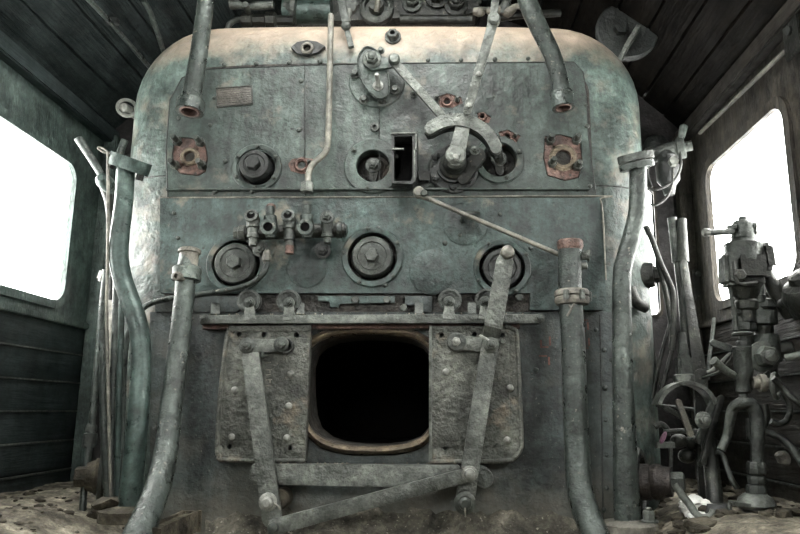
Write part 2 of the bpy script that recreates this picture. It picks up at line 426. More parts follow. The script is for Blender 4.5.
# front wall, with the boiler passing through
b = BM()
out = [(XL-.06, -.1), (XL-.06, PLZ+.01), (XL-.015, PLZ+.01), (XL-.015, EAVE+.03)]
out += [(XL+(XR-XL)*k/20, roof_z(XL+(XR-XL)*k/20)+.028) for k in range(1, 20)]
out += [(XR+.015, EAVE+.03), (XR+.015, PLZ+.01), (XR+.06, PLZ+.01), (XR+.06, -.1)]
out += outline(.252, -.1)
WF = [(.80, 1.005), (-1.50, -1.455)]
holes = []
for a, c in ((.845, 1.005), (-1.495, -1.467)):
    holes.append([V((x, YF, z)) for x, z in rrect(a, c, WZ0-.01, WZ1 if a > 0 else WZ0+.12, min(.03, (c-a)*.3), 4)])
holed(b, [V((x, YF, z)) for x, z in out], holes, V((0,1,0)), .03)
struct('wall_front', b, 'front')
for n, (a, c, z1) in enumerate(((.845, 1.005, WZ1), (-1.495, -1.467, WZ0+.12))):
    b = BM()
    ro = rrect(a-.012, c+.012, WZ0-.022, z1+.012, .03, 4); ri = rrect(a, c, WZ0-.01, z1, min(.03, (c-a)*.3), 4)
    vo = [b.verts.new((x, YF-.012, z)) for x, z in ro]; vi = [b.verts.new((x, YF-.012, z)) for x, z in ri]
    wo = [b.verts.new((x, YF, z)) for x, z in ro]; wi = [b.verts.new((x, YF+.03, z)) for x, z in ri]
    for i in range(len(vo)):
        j = (i+1) % len(vo)
        b.faces.new((vo[i], vo[j], vi[j], vi[i])); b.faces.new((vo[i], wo[i], wo[j], vo[j])); b.faces.new((vi[i], vi[j], wi[j], wi[i]))
    struct('window_%d' % (3+n), b, 'frame_r' if n == 0 else 'frame_l')

# ------------------------------------------------------------------ boiler backhead
YP = 2.5; YCL = 2.488
boiler = thing('boiler_backhead', 'huge green-grey riveted boiler end with rounded dusty shoulders filling the middle of the cab', 'boiler', (BXC, 2.5, 0))
b = BM()
R = .235; DP = .17; loops = []
for k in range(11):
    t = PI/2*k/10; loops.append((R*math.sin(t), YP+DP*(1-math.cos(t))))
loops += [(R, 2.85), (R, YF+.1)]
rings = []
for e, y in loops:
    rings.append([b.verts.new((x, y, z)) for x, z in outline(e)])
for p, q in zip(rings, rings[1:]):
    for i in range(len(p)-1): b.faces.new((p[i], p[i+1], q[i+1], q[i]))
part('flanged_shell', b, 'shell', boiler, smooth=60)

FH = [(305,390),(305,365),(309,352),(318,343),(332,337.5),(350,335),(372,334.5),(392,335.5),(410,338.5),(422,344),(430,353),(434,366),(435,390),(433,412),(429,428),(420,438),(405,443.5),(385,446),(360,446),(340,444),(324,439),(312,429),(307,415)]
ROUND = [(257,168,18), (373,166.5,16.5), (453,170,21), (499,160,17.5), (236,264,24.5), (372.5,257,25), (502,268,24.5)]
b = BM()
outer = [V((x, YP, z)) for x, z in outline(0)]
holes = [poly(FH, YP)]+[circ(u, v, r, YP) for u, v, r in ROUND]
holed(b, outer, holes, V((0,1,0)), .02, [(.22, False)]+[(.05, True)]*len(ROUND))
part('face_plate', b, 'face', boiler)
b = BM()
c0 = P(370, 390, YP+.22)
vs = []
fb = [V((x, YP+.22, z)) for x, z in ((c0.x-.5, c0.z-.35), (c0.x+.5, c0.z-.35), (c0.x+.5, c0.z+.6), (c0.x-.5, c0.z+.6))]
holed(b, fb, [poly(FH, YP+.22)], V((0,1,0)), .6)
g = [v for v in b.verts if abs(v.co.y-(YP+.82)) < 1e-4 and (abs(v.co.x-c0.x) > .49)]
if len(g) == 4:
    g.sort(key=lambda v: math.atan2(v.co.z-c0.z, v.co.x-c0.x)); b.faces.new(g)
part('firebox', b, 'soot_and_shade', boiler)

# cladding sheets over the face plate
TOPV = 65
def sheet(name, uv, holes, m, Y=YCL, th=.009, **k):
    b = BM(); holed(b, poly(uv, Y), holes, V((0,1,0)), th); return part(name, b, m, boiler, **k)
sheet('upper_cladding_sheet', [(168,205),(166,150),(170,100),(182,78),(203,69),(304.4,65.5),(304.4,196.5),(168,197.5)],
      [circ(257,168,18,YCL), poly([(174,141),(180,137),(196,138),(206,145),(208,158),(206,172),(198,176),(180,174),(174,168),(172,155)],YCL), poly([(290,163),(293,158),(304,157),(304,172),(297,174),(291,170)],YCL)] and
      [circ(257,168,18,YCL), poly([(174,141),(180,137),(196,138),(206,145),(208,158),(206,172),(198,176),(180,174),(174,168),(172,155)],YCL)], 'clad')
_cut = [(373+16.5*math.cos(a), 166.5-16.5*math.sin(a)) for a in [math.radians(68+224*k/16) for k in range(17)]]
sheet('upper_cladding_sheet', [(305.4,65.5),(378.6,63.5),(379.2,151)]+_cut+[(379.3,182),(379.5,196.5),(305.4,196.5)], [], 'clad')
_cut2 = [(373+16.5*math.cos(a), 166.5-16.5*math.sin(a)) for a in [math.radians(-64+128*k/10) for k in range(11)]]
sheet('upper_cladding_sheet', [(380,63.4),(574,62),(583,72),(586.5,95),(588,134),(596,196.5),(380,196.5),(380,183)]+_cut2+[(380,150.5)],
      [circ(453,170,21.5,YCL,20), poly([(437,97),(447,93),(461,97),(463,103),(452,108),(440,107)],YCL),
       poly([(477,113),(484,112),(491,117),(489,123),(480,122)],YCL), poly([(498,132),(508,129.5),(521,136),(516,143),(503,145)],YCL),
       circ(499,160,17.5,YCL,20), poly([(545,136),(560,134),(580,139),(583,160),(579,178),(565,181),(547,176),(543,158)],YCL)], 'clad')
sheet('middle_cladding_sheet', [(160,198),(600,197.5),(604,240),(606,305),(603,310),(530,310),(530,293),(160,293)],
      [circ(u,v,r,YCL-.008) for u, v, r in ROUND[4:]], 'mid', YCL-.008, .016)
b = BM()
tube(b, [P(161,197.5,YCL-.010), P(380,197,YCL-.010), P(597,196,YCL-.010), P(600,199,YCL-.010), P(603,215,YCL-.010), P(606,280,YCL-.010)], .0028, 8, 4)  # pale line along the sheet's top and right edges
part('sheet_edge', b, 'seam', boiler, label='pale upper edge of the middle sheet')
LOWO = [(150,312),(150,560),(645,560),(628,420),(618,312)]
sheet('lower_cladding_sheet', LOWO, [poly([(u+(-4 if u < 370 else 4), v+(-6 if v < 390 else 10)) for u, v in FH], YCL)], 'low')
b = BM()
boxbar(b, P(168,190.5,YCL-.004), P(588,190,YCL-.004), S(11,190,2.5), .006, .001)
part('joint_strip', b, 'clad', boiler)
# seam ridges, cover discs and bolts
b = BM()
for pts in ([(305,66),(304.5,156)], [(379.5,64),(379.5,190)], [(588,134),(596,196)]):
    tube(b, [P(u,v,YCL) for u, v in pts], .0022, 6, 1)
for pts in ([(168,205),(166,150),(170,100),(182,78),(203,69),(304,65.5),(380,63.4),(574,62),(583,72),(586.5,95),(588,134)],):
    tube(b, [P(u,v,YCL) for u, v in pts], .0026, 6, 1)
part('seam', b, 'black', boiler)
pos = [P(u,v,YCL) for u, v in [(224,64.5),(256,63.5),(289,62.5),(320,61.5),(428,60),(461,60),(495,59.5),(528,58.5),(558,58),
       (301,81),(299,130),(214,98),(210,125),(586,105),(587,126),(179,118)]]
rivets(boiler, 'rivet', pos, .0095)
pos = [P(u,v,YCL-.007) for u, v in [(215,191.5),(230,189),(252,191),(289,189.5),(333,188.5),(375,188.5),(412,190),(541,188.5),(578,189),(590,186),(225,161)]]
rivets(boiler, 'rivet', pos, .009)
pos = [P(u,v,YCL-.01) for u, v in [(378,228),(500,214),(562,240),(445,243),(460,235),(353,299),(174,213),(178,238),(531,248),(385,285)]]
rivets(boiler, 'rivet', pos, .0085)
pos = [P(u,v,YCL) for u, v in [(604,350),(605,388),(606,420),(607,455),(607,488),(604,510),(536,370),(596,330),(612,360)]]
rivets(boiler, 'rivet', pos, .0095, 'pipe')
# blanking patch discs on the sheets
for (u, v, r, col) in [(452,197,26,0), (465,224,22,0), (307,268,20,1), (432,272,23,1)]:
    b = BM(); c = P(u, v, YCL-(.009 if v > 200 else 0)); Rr = S(r, v, 2.48)
    lathe(b, c+V((0,.003,0)), D, [(Rr, 0), (Rr, .0045), (Rr-.003, .006), (0, .006)], 40)
    part('patch_disc', b, 'mid' if v > 200 else 'clad', boiler)
# lugs and marks above the rail
b = BM(); flat(b, [(155,296),(236,296),(240,299),(240,309),(236,312),(155,312)], YCL-.012, .014); part('slide_plate', b, 'low', boiler)
b = BM(); flat(b, [(318,296),(395,296),(395,303),(340,303),(338,307),(330,307),(330,301),(318,301)], YCL-.010, .012); part('slide_plate', b, 'mid', boiler)
b = BM(); flat(b, [(405,296),(432,296),(432,312),(418,312),(416,305),(405,305)], YCL-.008, .010); part('slide_plate', b, 'low', boiler)
for u, v in ((356,300),(387,300),(404,308),(519,298)):
    b = BM(); bolt(b, P(u, v, YCL-.01), D, .014, washer=False, tip=False); part('bolt', b, 'bolt', boiler)
# red chalk marks on the lower right plate: short strokes
b = BM()
for (u, v, w, h) in [(541,344,2,8),(545,347,7,1.6),(550,341,2,9),(543,356,8,1.6),(549,361,2,8),(586,320,4,1.5),(588,326,1.6,8),(584,331,5,1.4),(589,342,1.6,8),(586,348,5,1.5)]:
    box(b, P(u, v, YCL-.0005), (S(w,v,2.5), .001, S(h,v,2.5)), None, 0)
part('chalk_mark', b, 'red', boiler, label='faded red strokes painted on the lower sheet')

for sx, zz, e0 in ((-1, P(150,181,2.56).z, 0), (1, P(612,188,2.53).z, 0)):
    b = BM(); pts = []
    for k in range(9):
        a = PI/2*k/9; e = R*math.sin(a); y = YP+DP*(1-math.cos(a)); w_ = BHW+e
        pts.append(V((BXC+sx*w_, y-.001, zz)))
    tube(b, pts, .0026, 6, 1); part('seam', b, 'black', boiler)
b = BM(); tube(b, [P(600,315,YCL), P(603,520,YCL)], .003, 6, 1); tube(b, [P(586,315,YCL), P(588,500,YCL)], .002, 6, 1); part('seam', b, 'black', boiler)

# data plate
dp = thing('data_plate', 'small rectangular engraved data plate on the upper left sheet of the boiler', 'plate', P(234,107,2.485))
b = BM(); flat(b, [(215.5,87.5),(252,85),(253,104),(216.5,107.5)], YCL-.004, .005, .001); part('backing', b, 'plate', dp)
b = BM()
for k in range(8):
    v = 89.5+k*2.15
    for a, c in ((218, 238+2*(k % 3)), (242, 250.5)):
        boxbar(b, P(a+.1*k, v+.2, YCL-.0048), P(c, v-1.3*(c-a)/20, YCL-.0048), .0016, .0012, 0)
part('engraved_lines', b, 'seam', dp)
b = BM()
for p_, q_ in (((216,88.5),(252,86)), ((252,86),(252.5,103.5)), ((252.5,103.5),(217,107)), ((217,107),(216,88.5))): boxbar(b, P(*p_, YCL-.0045), P(*q_, YCL-.0045), .004, .002, 0)
part('rim', b, 'black', dp)
pos = [P(u,v,YCL-.0045) for u, v in ((217.5,89.5),(250.5,86.8),(251.3,103),(218,106))]
rivets(dp, 'rivet', pos, .0032)

# ------------------------------------------------------------------ plugs, ports and flanges on the backhead
def plug(name, label, u, v, Rr, Rp, Rh, yf, depth=.03, m='black', mr='clad', tw=.2, nb=0, bolts_r=0, ring_t=.01, hm=None, group=None):
    t = thing(name, label, 'plug', P(u, v, yf), group)
    c = P(u, v, yf)
    rr, rp, rh = S(Rr,v,yf), S(Rp,v,yf), S(Rh,v,yf)
    b = BM(); ri = rr*.80
    lathe(b, c+V((0,.006,0)), D, [(rr, 0), (rr, .006+ring_t*.6), (rr-.004, .006+ring_t), (ri+.004, .006+ring_t), (ri, .004+ring_t), (ri, -.02)], 44)
    b.faces.ensure_lookup_table()
    fs = [f for f in b.faces if len(f.verts) > 4]; bmesh.ops.delete(b, geom=fs, context='FACES_ONLY')
    part('collar', b, mr, t)
    b = BM()
    lathe(b, c+V((0,.04,0)), D, [(rp, 0), (rp, .04+depth-.008), (rp*.93, .04+depth), (rp*.72, .04+depth+.002), (rp*.68, .04+depth-.002), (rp*.5, .04+depth), (0, .04+depth)], 40)
    pb = part('plug_body', b, m, t)
    b = BM(); hexhead(b, c+D*(depth-.002), D, rh, rh*1.1, tw); part('hex_head', b, hm or m, pb)
    if nb:
        ps = [c+V((math.cos(a), -ring_t*.8/1, math.sin(a))).normalized()*0+V((math.cos(a)*bolts_r, -ring_t, math.sin(a)*bolts_r)) for a in [2*PI*k/nb+.5 for k in range(nb)]]
        rivets(t, 'bolt', ps, .0085, 'bolt', True)
    return t
plug('washout_plug', 'black domed plug in a bolted ring on the upper left of the boiler', 257, 168, 25, 15, 7.5, YCL, .045, 'black', 'clad', .2, 6, S(21.5,168,2.48))
plug('washout_plug', 'grey-green round plug with hex head left of the valve manifold', 236.5, 264, 30, 21, 7.5, YCL-.008, .022, 'iron', 'mid', .5)
plug('washout_plug', 'grey-green round plug with hex head below the middle of the boiler sheet', 372.5, 257, 31, 20.5, 7.5, YCL-.008, .020, 'iron', 'mid', .1, 5, S(29,257,2.48))
plug('washout_plug', 'dark round plug half hidden behind the firedoor lever boss', 502, 268, 29, 20, 7, YCL-.008, .008, 'black', 'mid', .1, 4, S(27.5,268,2.48))

def open_port(label, u, v, Ro, Ri, nb, off=0):
    t = thing('stud_port', label, 'port', P(u, v, YCL))
    c = P(u, v, YCL); ro, ri = S(Ro,v,2.488), S(Ri,v,2.488)
    b = BM(); lathe(b, c+V((0,.004,0)), D, [(ri, -.03), (ro, 0), (ro, .010), (ro-.004, .014), (ri+.003, .014), (ri, .011), (ri, -.03)], 44)
    fs = [f for f in b.faces if len(f.verts) > 4]; bmesh.ops.delete(b, geom=fs, context='FACES_ONLY')
    part('collar', b, 'clad', t)
    b = BM(); rbar(b, c+V((0,.01,S(2,v,2.5))), c+V((S(off,v,2.5),.01,-S(11,v,2.5))), S(11,v,2.5), .02, w1=S(8,v,2.5)); part('clamp', b, 'pipe_dark', t)
    b = BM(); bolt(b, c+V((0,.01,S(2,v,2.5))), D, .020, .02); part('centre_nut', b, 'iron', t)
    ps = [c+V((math.cos(a)*(ro-.016), -.012, math.sin(a)*(ro-.016))) for a in [2*PI*k/nb+.35 for k in range(nb)]]
    rivets(t, 'bolt', ps, .010, 'bolt', True)
open_port('recessed stud in a dark round hole left of the box bracket', 373, 166.5, 29, 16.5, 3)
open_port('recessed rusty stud in a round hole right of the regulator gland', 499, 160, 25, 17.5, 4, 1)

def port(label, u, v, quad, studs, rh, yb, m='burnt', sr=.012, sl=.065, name='studded_port'):
    t = thing(name, label, 'port', P(u, v, yb))
    b = BM(); holed(b, poly(quad, yb), [circ(u, v, rh, yb, 18)], V((0,1,0)), .02, [(.06, True)]); part('flange', b, m, t)
    b = BM(); c = P(u, v, yb); r = S(rh, v, yb)
    lathe(b, c, D, [(r*1.75, -.006), (r*1.75, .006), (r*1.45, .012), (r*1.02, .009), (r*1.0, -.03)], 28)
    fs = [f for f in b.faces if len(f.verts) > 4]; bmesh.ops.delete(b, geom=fs, context='FACES_ONLY')
    part('bore', b, 'bronze' if rh > 5 else m, t)
    b = BM(); lathe(b, P(u,v,yb)+V((0,.012,0)), D, [(r*1.05,-.01),(r*1.05,0),(0,0)], 20); part('hole', b, 'soot_and_shade', t)  # black disc painted in for the darkness down the hole
    for su, sv in studs:
        b = BM(); p = P(su, sv, yb)
        lathe(b, p+V((0,.004,0)), V((0,-1,-.0)), [(sr, 0), (sr, sl*.8), (sr*.75, sl), (0, sl)], 12)
        hexhead(b, p, D, sr*1.5, sl*.35)
        part('stud', b, 'bolt', t)
    return t
port('scorched pink square flange with four studs at the upper left of the boiler', 190, 157, [(175,142),(180,138),(196,139),(205,146),(207,158),(205,171),(198,175),(181,173),(175,168),(173,155)], [(178,142),(201,143),(176,166),(203,166)], 5.5, 2.492)
port('scorched pink square flange with four studs at the upper right of the boiler', 563, 158, [(545,137),(560,135),(579,140),(582,160),(578,177),(565,180),(548,175),(544,158)], [(550,141),(576,141),(552,164),(577,167)], 8, 2.492)
port('small burnt oval port left of the thin tube elbow', 302, 165.5, [(288,164),(292,159),(302,157),(313,159),(316,163),(312,171),(302,174),(291,171)], [(309.5,163)], 4.2, YCL-.002, 'burnt', .007, .03)
port('small burnt port showing behind the top of the notched quadrant', 447, 102, [(436,98),(447,92.5),(462,97),(464,103),(452,109),(439,108)], [(437,99),(457,100)], 3.5, 2.4925, 'burnt', .007, .035)
port('small dark rusty port under the foot of the long regulator lever', 482, 117, [(476,112),(484,111),(492,117),(490,124),(479,123)], [], 2.6, 2.4925, 'burnt')
port('small rusty port by the right end of the notched quadrant', 507, 137, [(497,131),(508,128.5),(522,136),(517,144),(502,146)], [(515,136)], 3.0, 2.4925, 'burnt', .006, .03)
t = thing('oval_port', 'oval flanged port with pale bore on the dusty top edge of the boiler', 'port', P(307,50,2.5))
b = BM(); holed(b, poly([(291,47),(297,42),(307,40),(317,41.5),(325,46),(318,52),(307,55),(297,53)], 2.487), [circ(307,48,4,2.487,16)], V((0,1,0)), .05, [(.05,True)]); part('flange', b, 'black', t)
b = BM(); torus(b, P(307,48,2.485), D, S(5,48,2.5), .006); part('bore_ring', b, 'seam', t)
t = thing('hex_fitting', 'open hex nut on the dusty top edge of the boiler right of the cam', 'fitting', P(393,38,2.5))
b = BM(); lathe(b, P(393,38,2.52), V((0,-1,.15)), [(.024,0),(.024,.03),(.021,.034),(.012,.034),(.012,.005),(0,.005)], 6); part('nut', b, 'iron', t)
b = BM(); lathe(b, P(393,38,2.52), V((0,-1,.15)), [(.032,0),(.032,.012),(0,.012)], 20); part('washer', b, 'iron', t)
t = thing('small_hex_fitting', 'small hollow bolt at the seam below the cam plate', 'fitting', P(375,128,YCL))
b = BM(); lathe(b, P(375,128,YCL), D, [(.017,0),(.017,.014),(.008,.016),(.008,.004),(0,.004)], 20); part('nut', b, 'iron', t)

# cam plate with bell crank and link
t = thing('cam_bracket', 'egg-shaped cam plate with hex nuts on a round bolted base at the top centre', 'cam', P(372,105,YCL))
b = BM(); c = P(377,82,YCL); lathe(b, c+V((0,.004,0)), D, [(S(28,82,2.49),0),(S(28,82,2.49),.008),(S(27,82,2.49),.011),(0,.011)], 44); part('base_disc', b, 'clad', t)
b = BM(); lathe(b, P(375,78,YCL-.01), D, [(.045,0),(.045,.03),(.04,.034),(0,.034)], 28); part('hub', b, 'black', t)
b = BM(); cam = [(364,48),(368,46.8),(374,49),(380,55),(385,65),(388.5,78),(389,90),(386,96),(380,98.5),(374,96),(367,89),(361,79),(358,67),(358.5,56)]
flat(b, cam, YCL-.050, .018, .004); part('cam_plate', b, 'clad', t)
b = BM(); pts = [P(u,v,YCL-.053) for u, v in cam]; tube(b, pts+[pts[0]], .0035, 6, 4, False); part('cam_rim', b, 'pipe', t)
for u, v, r in ((355,74,.013),(364,100,.013),(395,90,.013),(382,102,.013),(381,51,.010)):
    b = BM(); bolt(b, P(u,v,YCL-.012), D, r, .018, True, False); part('bolt', b, 'bolt', t)
b = BM(); lathe(b, P(372,60.5,YCL-.05), D, [(.036,0),(.036,.014),(.032,.018),(0,.018)], 24); part('washer', b, 'iron', t)
b = BM(); bolt(b, P(372,60,YCL-.066), D, .024, .024); part('hex_nut', b, 'bolt', t)
b = BM(); bolt(b, P(378,86,YCL-.05), D, .014, .014); lathe(b, P(378,85.5,YCL-.06), V((0,-1,.4)), [(.009,0),(.009,.05),(.007,.055),(0,.055)], 14); part('stud', b, 'bolt_pale', t)
b = BM(); rbar(b, P(373,64,YCL-.066), P(393,62,YCL-.066), S(13,62,2.42), .014, w1=S(10,62,2.42)); part('crank_arm', b, 'clad', t)
t = thing('link_bar', 'grey cranked flat link sloping from the cam to the notched quadrant', 'link', P(438,115,2.42))
b = BM(); rbar(b, P(394,61,2.415), P(409,78,2.405), S(9,70,2.41), .014, r1=False)
rbar(b, P(409,78,2.405), P(441,114,2.42), S(8.5,95,2.41), .014, r0=False, ext0=.006); part('bar', b, 'strap', t)
b = BM(); lathe(b, P(394.5,61.5,2.425), D, [(.022,0),(.022,.022),(.016,.03),(0,.03)], 20); part('pivot_pin', b, 'bolt', t)
b = BM(); bolt(b, P(414,94,2.484), D, .010, .012); part('bolt', b, 'bolt', t)

# regulator: gland, quadrant, arm, long lever
t = thing('regulator_gland', 'black bolted stuffing gland carrying the regulator arm', 'gland', P(453,192,YCL))
c = P(453,170,YCL)
b = BM(); lathe(b, c+V((0,.03,0)), D, [(S(25,170,2.49),0),(S(25,170,2.49),.042),(S(23,170,2.49),.048),(S(16,170,2.49),.048),(S(16,170,2.49),.07),(0,.07)], 40); part('gland_flange', b, 'black', t)
b = BM(); cb = V((c.x, YCL-.035, c.z)); tp = P(456,159,YCL-.11)
lathe(b, cb, tp-cb, [(.052,0),(.052,.02),(.043,.03),(.043,.05),(.036,.06),(.034,.08),(0,.08)], 28); part('spindle', b, 'pipe_dark', t)
for a in (.6,1.7,2.6,3.7,4.7,5.6):
    b = BM(); bolt(b, c+V((math.cos(a)*S(20.5,170,2.49), -.018, math.sin(a)*S(20.5,170,2.49))), D, .013, .016); part('gland_bolt', b, 'black', t)
q = thing('notched_quadrant', 'curved grey quadrant with fine teeth along its top, over the regulator gland', 'quadrant', P(458,125,2.36))
b = BM(); uv = []
A0, A1, n = math.radians(127), math.radians(20), 64
for k in range(n+1):
    a = A0+(A1-A0)*k/n; r = 48.5+(.9 if k % 2 else -.4); uv.append((456+r*math.cos(a), 162-r*math.sin(a)))
mr = 42.5
for k in range(1, 6):
    a = A1-PI*k/6*.0; th = A1+PI*0; ce = (456+mr*math.cos(A1), 162-mr*math.sin(A1)); g = -A1; 
    ang = A1-PI*k/6; uv.append((ce[0]+6*math.cos(ang), ce[1]-6*math.sin(ang)))
for k in range(31):
    a = A1+(A0-A1)*k/30; uv.append((456+36.8*math.cos(a), 162-36.8*math.sin(a)))
for k in range(1, 6):
    ce = (456+mr*math.cos(A0), 162-mr*math.sin(A0)); ang = A0+PI-PI*k/6; uv.append((ce[0]+6*math.cos(ang), ce[1]-6*math.sin(ang)))
flat(b, uv, 2.365, .022, .002); part('toothed_arc', b, 'strap', q)
b = BM(); 
uv2 = [(u, v+3) for u, v in uv[::2]]; flat(b, uv2, 2.392, .028, .001); part('rear_arc', b, 'black', q)
b = BM(); rbar(b, P(497,140,2.39), P(500,160,2.44), S(8,150,2.4), .02); part('bracket', b, 'pipe_dark', q)
t = thing('regulator_crank', 'short tapered grey arm rising from the round cap to the quadrant', 'arm', P(455,165,2.36))
b = BM(); rbar(b, P(455.5,158,2.352), P(464,122,2.372), S(17,150,2.36), .02, w1=S(14,122,2.36), r1=False); part('arm', b, 'strap', t)
b = BM(); lathe(b, P(455.5,158,2.375), V((0,-1,.12)), [(.037,-.012),(.037,.03),(.030,.038),(.018,.040),(.018,.046),(.0,.046)], 28); part('cap', b, 'strap', t)
b = BM(); lathe(b, P(455.5,158,2.33), V((0,-1,.12)), [(.012,0),(.012,.012),(.007,.016),(0,.016)], 16); part('spindle_end', b, 'bolt_pale', t)
b = BM(); rbar(b, P(478,155,2.40), P(463,178,2.43), S(15,165,2.4), .03, w1=S(12,165,2.4)); part('side_lug', b, 'pipe_dark', t)
b = BM(); bolt(b, P(475,150,2.398), D, .013); part('lug_bolt', b, 'bolt', t)
t = thing('regulator_lever', 'long grey flat lever slanting from the roof down to the notched quadrant', 'lever', P(467,112,2.34))
b = BM(); rbar(b, P(497,-14,2.27), P(493,22,2.29), S(8,10,2.28), .016); rbar(b, P(493,22,2.29), P(467.5,110,2.34), S(10,60,2.3), .016, w1=S(8.5,100,2.33)); part('bar', b, 'strap', t)
b = BM(); lathe(b, P(493.5,22,2.31), D, [(.023,0),(.023,.03),(.018,.036),(0,.036)], 24); part('boss', b, 'strap', t)
for u, v, Y in ((478.5,74.5,2.315),(469,106,2.335)):
    b = BM(); lathe(b, P(u,v,Y), D, [(.010,0),(.009,.008),(.005,.011),(0,.011)], 14); part('rivet', b, 'bolt_pale', t)

# box bracket
t = thing('box_bracket', 'open dark rectangular box bracket with pale rim at the centre of the boiler', 'bracket', P(404,183,2.44))
b = BM(); uvo = [(391.5,133),(417,132.5),(417,176),(412.5,184),(391.5,183)]
holed(b, poly(uvo, 2.40), [poly([(394,136.5),(412.5,136),(412.5,176),(411,181),(394,181)], 2.40)], V((0,1,0)), .085)
part('casing', b, 'black', t)
b = BM(); 
for p, q2 in (((391,133.5),(417.5,133)), ((416,133),(416,150)), ((392,149),(404,149))): boxbar(b, P(*p, 2.397), P(*q2, 2.397), .008, .006, .001)
boxbar(b, P(414.5,150,2.397), P(414.5,182,2.397), .006, .006, .001)
part('rim', b, 'strap', t)
b = BM(); flat(b, [(392,134),(415,134),(415,182),(392,182)], 2.478, .008, 0); part('back_plate', b, 'soot_and_shade', t)
b = BM(); boxbar(b, P(418,177,2.46), P(428,177,2.47), .035, .03); part('lug', b, 'pipe_dark', t)

# thin vertical tube with nut
t = thing('thin_steam_tube', 'thin grey tube dropping from the roof to a hex nut over the upper sheet', 'tube', P(308,193,2.42))
b = BM(); tube(b, [P(331,16,2.40), P(330,60,2.42), P(329,110,2.43), P(328,140,2.43), P(325,153,2.43), P(314,163,2.43), P(309,172,2.43), P(307.5,186,2.42)], .0115, 12, 8)
lathe(b, P(331,16,2.40), V((0,0,1)), [(.0115,0),(.009,.008),(0,.01)], 12)
part('tube', b, 'rod', t)
b = BM(); o = P(307.5,184,2.42); lathe(b, o, V((-.03,-.05,-1)), [(.017,-.008),(.024,0),(.024,.032),(.013,.034),(.013,.02),(0,.02)], 6); part('nut', b, 'strap', t)

# valve manifold
t = thing('valve_manifold', 'row of five small grey valves on one horizontal manifold body', 'manifold', P(290,245,2.47))
Ym = 2.435
b = BM(); tube(b, [P(241,233,Ym), P(345,230,Ym)], .026, 18, 1); part('body', b, 'pipe_dark', t)
b = BM(); p = P(240,233,Ym); lathe(b, p, V((-1,0,0)), [(.030,-.02),(.030,0),(.022,.004),(.022,.02),(0,.02)], 6); part('end_nut', b, 'iron', t)
b = BM(); p = P(334,230,Ym); lathe(b, p, V((1,0,.0)), [(.024,-.02),(.024,.012),(.030,.014),(.030,.03),(.021,.032),(.021,.046),(0,.046)], 12); part('end_nut', b, 'pipe', t)
def valve(u, vt, vb, mv, kind):
    b = BM(); Y = 2.405
    top, bot = P(u,vt,Y), P(u+.5,vb,Y)
    L = (bot-top).length; ax = (bot-top).normalized()
    if kind == 'low':
        lathe(b, top, ax, [(.012,-.01),(.022,0),(.022,L*.42),(.018,L*.45),(.018,L*.62),(.020,L*.64),(.020,L*.74),(.014,L*.76),(.014,L),(0,L)], 20)
        o = P(u,mv,Y); 
        lathe(b, o, V((0,-1,.25)), [(.023,-.02),(.024,.026),(.015,.027),(.013,-.017),(0,-.017)], 24)
    elif kind == 'high':
        lathe(b, top, ax, [(.015,-.008),(.017,0),(.015,L*.2),(.023,L*.25),(.024,L*.7),(.016,L*1.0),(0,L)], 20)
        o = P(u,mv,Y); lathe(b, o, V((0,-1,-.05)), [(.028,-.03),(.028,.03),(.017,.031),(.014,-.027),(0,-.027)], 24)
    else:
        lathe(b, top, ax, [(.012,-.01),(.022,0),(.022,L*.45),(.018,L*.5),(.018,L*.7),(.021,L*.72),(.021,L*.8),(.013,L*.82),(.013,L),(0,L)], 20)
        bolt(b, P(u,mv,Y-.02), V((0,-1,.25)), .017, .014)
        torus(b, P(u,mv,Y-.012), V((0,-1,.2)), .022, .004, 20, 6)
    vo = part('valve', b, 'iron' if kind != 'high' else 'pipe', t)
    if kind != 'plug':
        b = BM(); lathe(b, P(u,mv,Y), V((0,-1,.25 if kind == 'low' else -.05)), [(.0135,.020),(.0135,.0235),(0,.0235)] if kind == 'low' else [(.016,.024),(.016,.027),(0,.027)], 20)
        part('bore', b, 'soot_and_shade', vo)  # black disc stands in for the shade inside the bore
valve(252.5,214,246,218.5,'low'); valve(270,209,238,228.5,'high'); valve(289,214,249,218.5,'low'); valve(306.5,208,238,228.5,'high'); valve(327,214,243,217.5,'plug')
for u, v in ((271,205.5),(307,206)):
    b = BM(); o = P(u,v+3,2.415); lathe(b, o, V((0,0,1)), [(.016,-.01),(.016,.012),(.012,.016),(0,.016)], 14); part('stem_cap', b, 'burnt' if u < 300 else 'iron', t)
b = BM(); lathe(b, P(289.5,249,2.405), V((0,0,-1)), [(.015,-.012),(.015,.016),(.012,.018),(0,.018)], 14); part('outlet', b, 'burnt', t, label='rusty outlet stub')
for u, v in ((260.5,249.5),(323,251)):
    b = BM(); bolt(b, P(u,v,2.44), D, .019, .018); lathe(b, P(u,v-1,2.46), D, [(.027,0),(.027,.02),(0,.02)], 20); part('union_nut', b, 'iron' if u < 300 else 'black', t)
t = thing('copper_drain_tube', 'thin pale tube curving from the manifold left around the boiler shoulder and down', 'tube', P(124,500,2.4))
b = BM(); tube(b, [P(267,258,2.42), P(266.5,266,2.42), P(262,275,2.42), P(250,284,2.43), P(228,290,2.44), P(200,294.5,2.45), P(172,298,2.46), P(152,303,2.46), P(140,311,2.44), P(132,324,2.42), P(126,345,2.42), P(123.5,380,2.42), P(122,430,2.40), P(119,500,2.38)], .0105, 10, 7)
part('tube', b, 'pipe', t)
b = BM(); o = P(267,250,2.42); lathe(b, o, V((0,0,-1)), [(.010,0),(.014,.006),(.014,.02),(.017,.022),(.017,.04),(.011,.044),(.011,.05),(0,.05)], 8); part('union', b, 'rod', t)

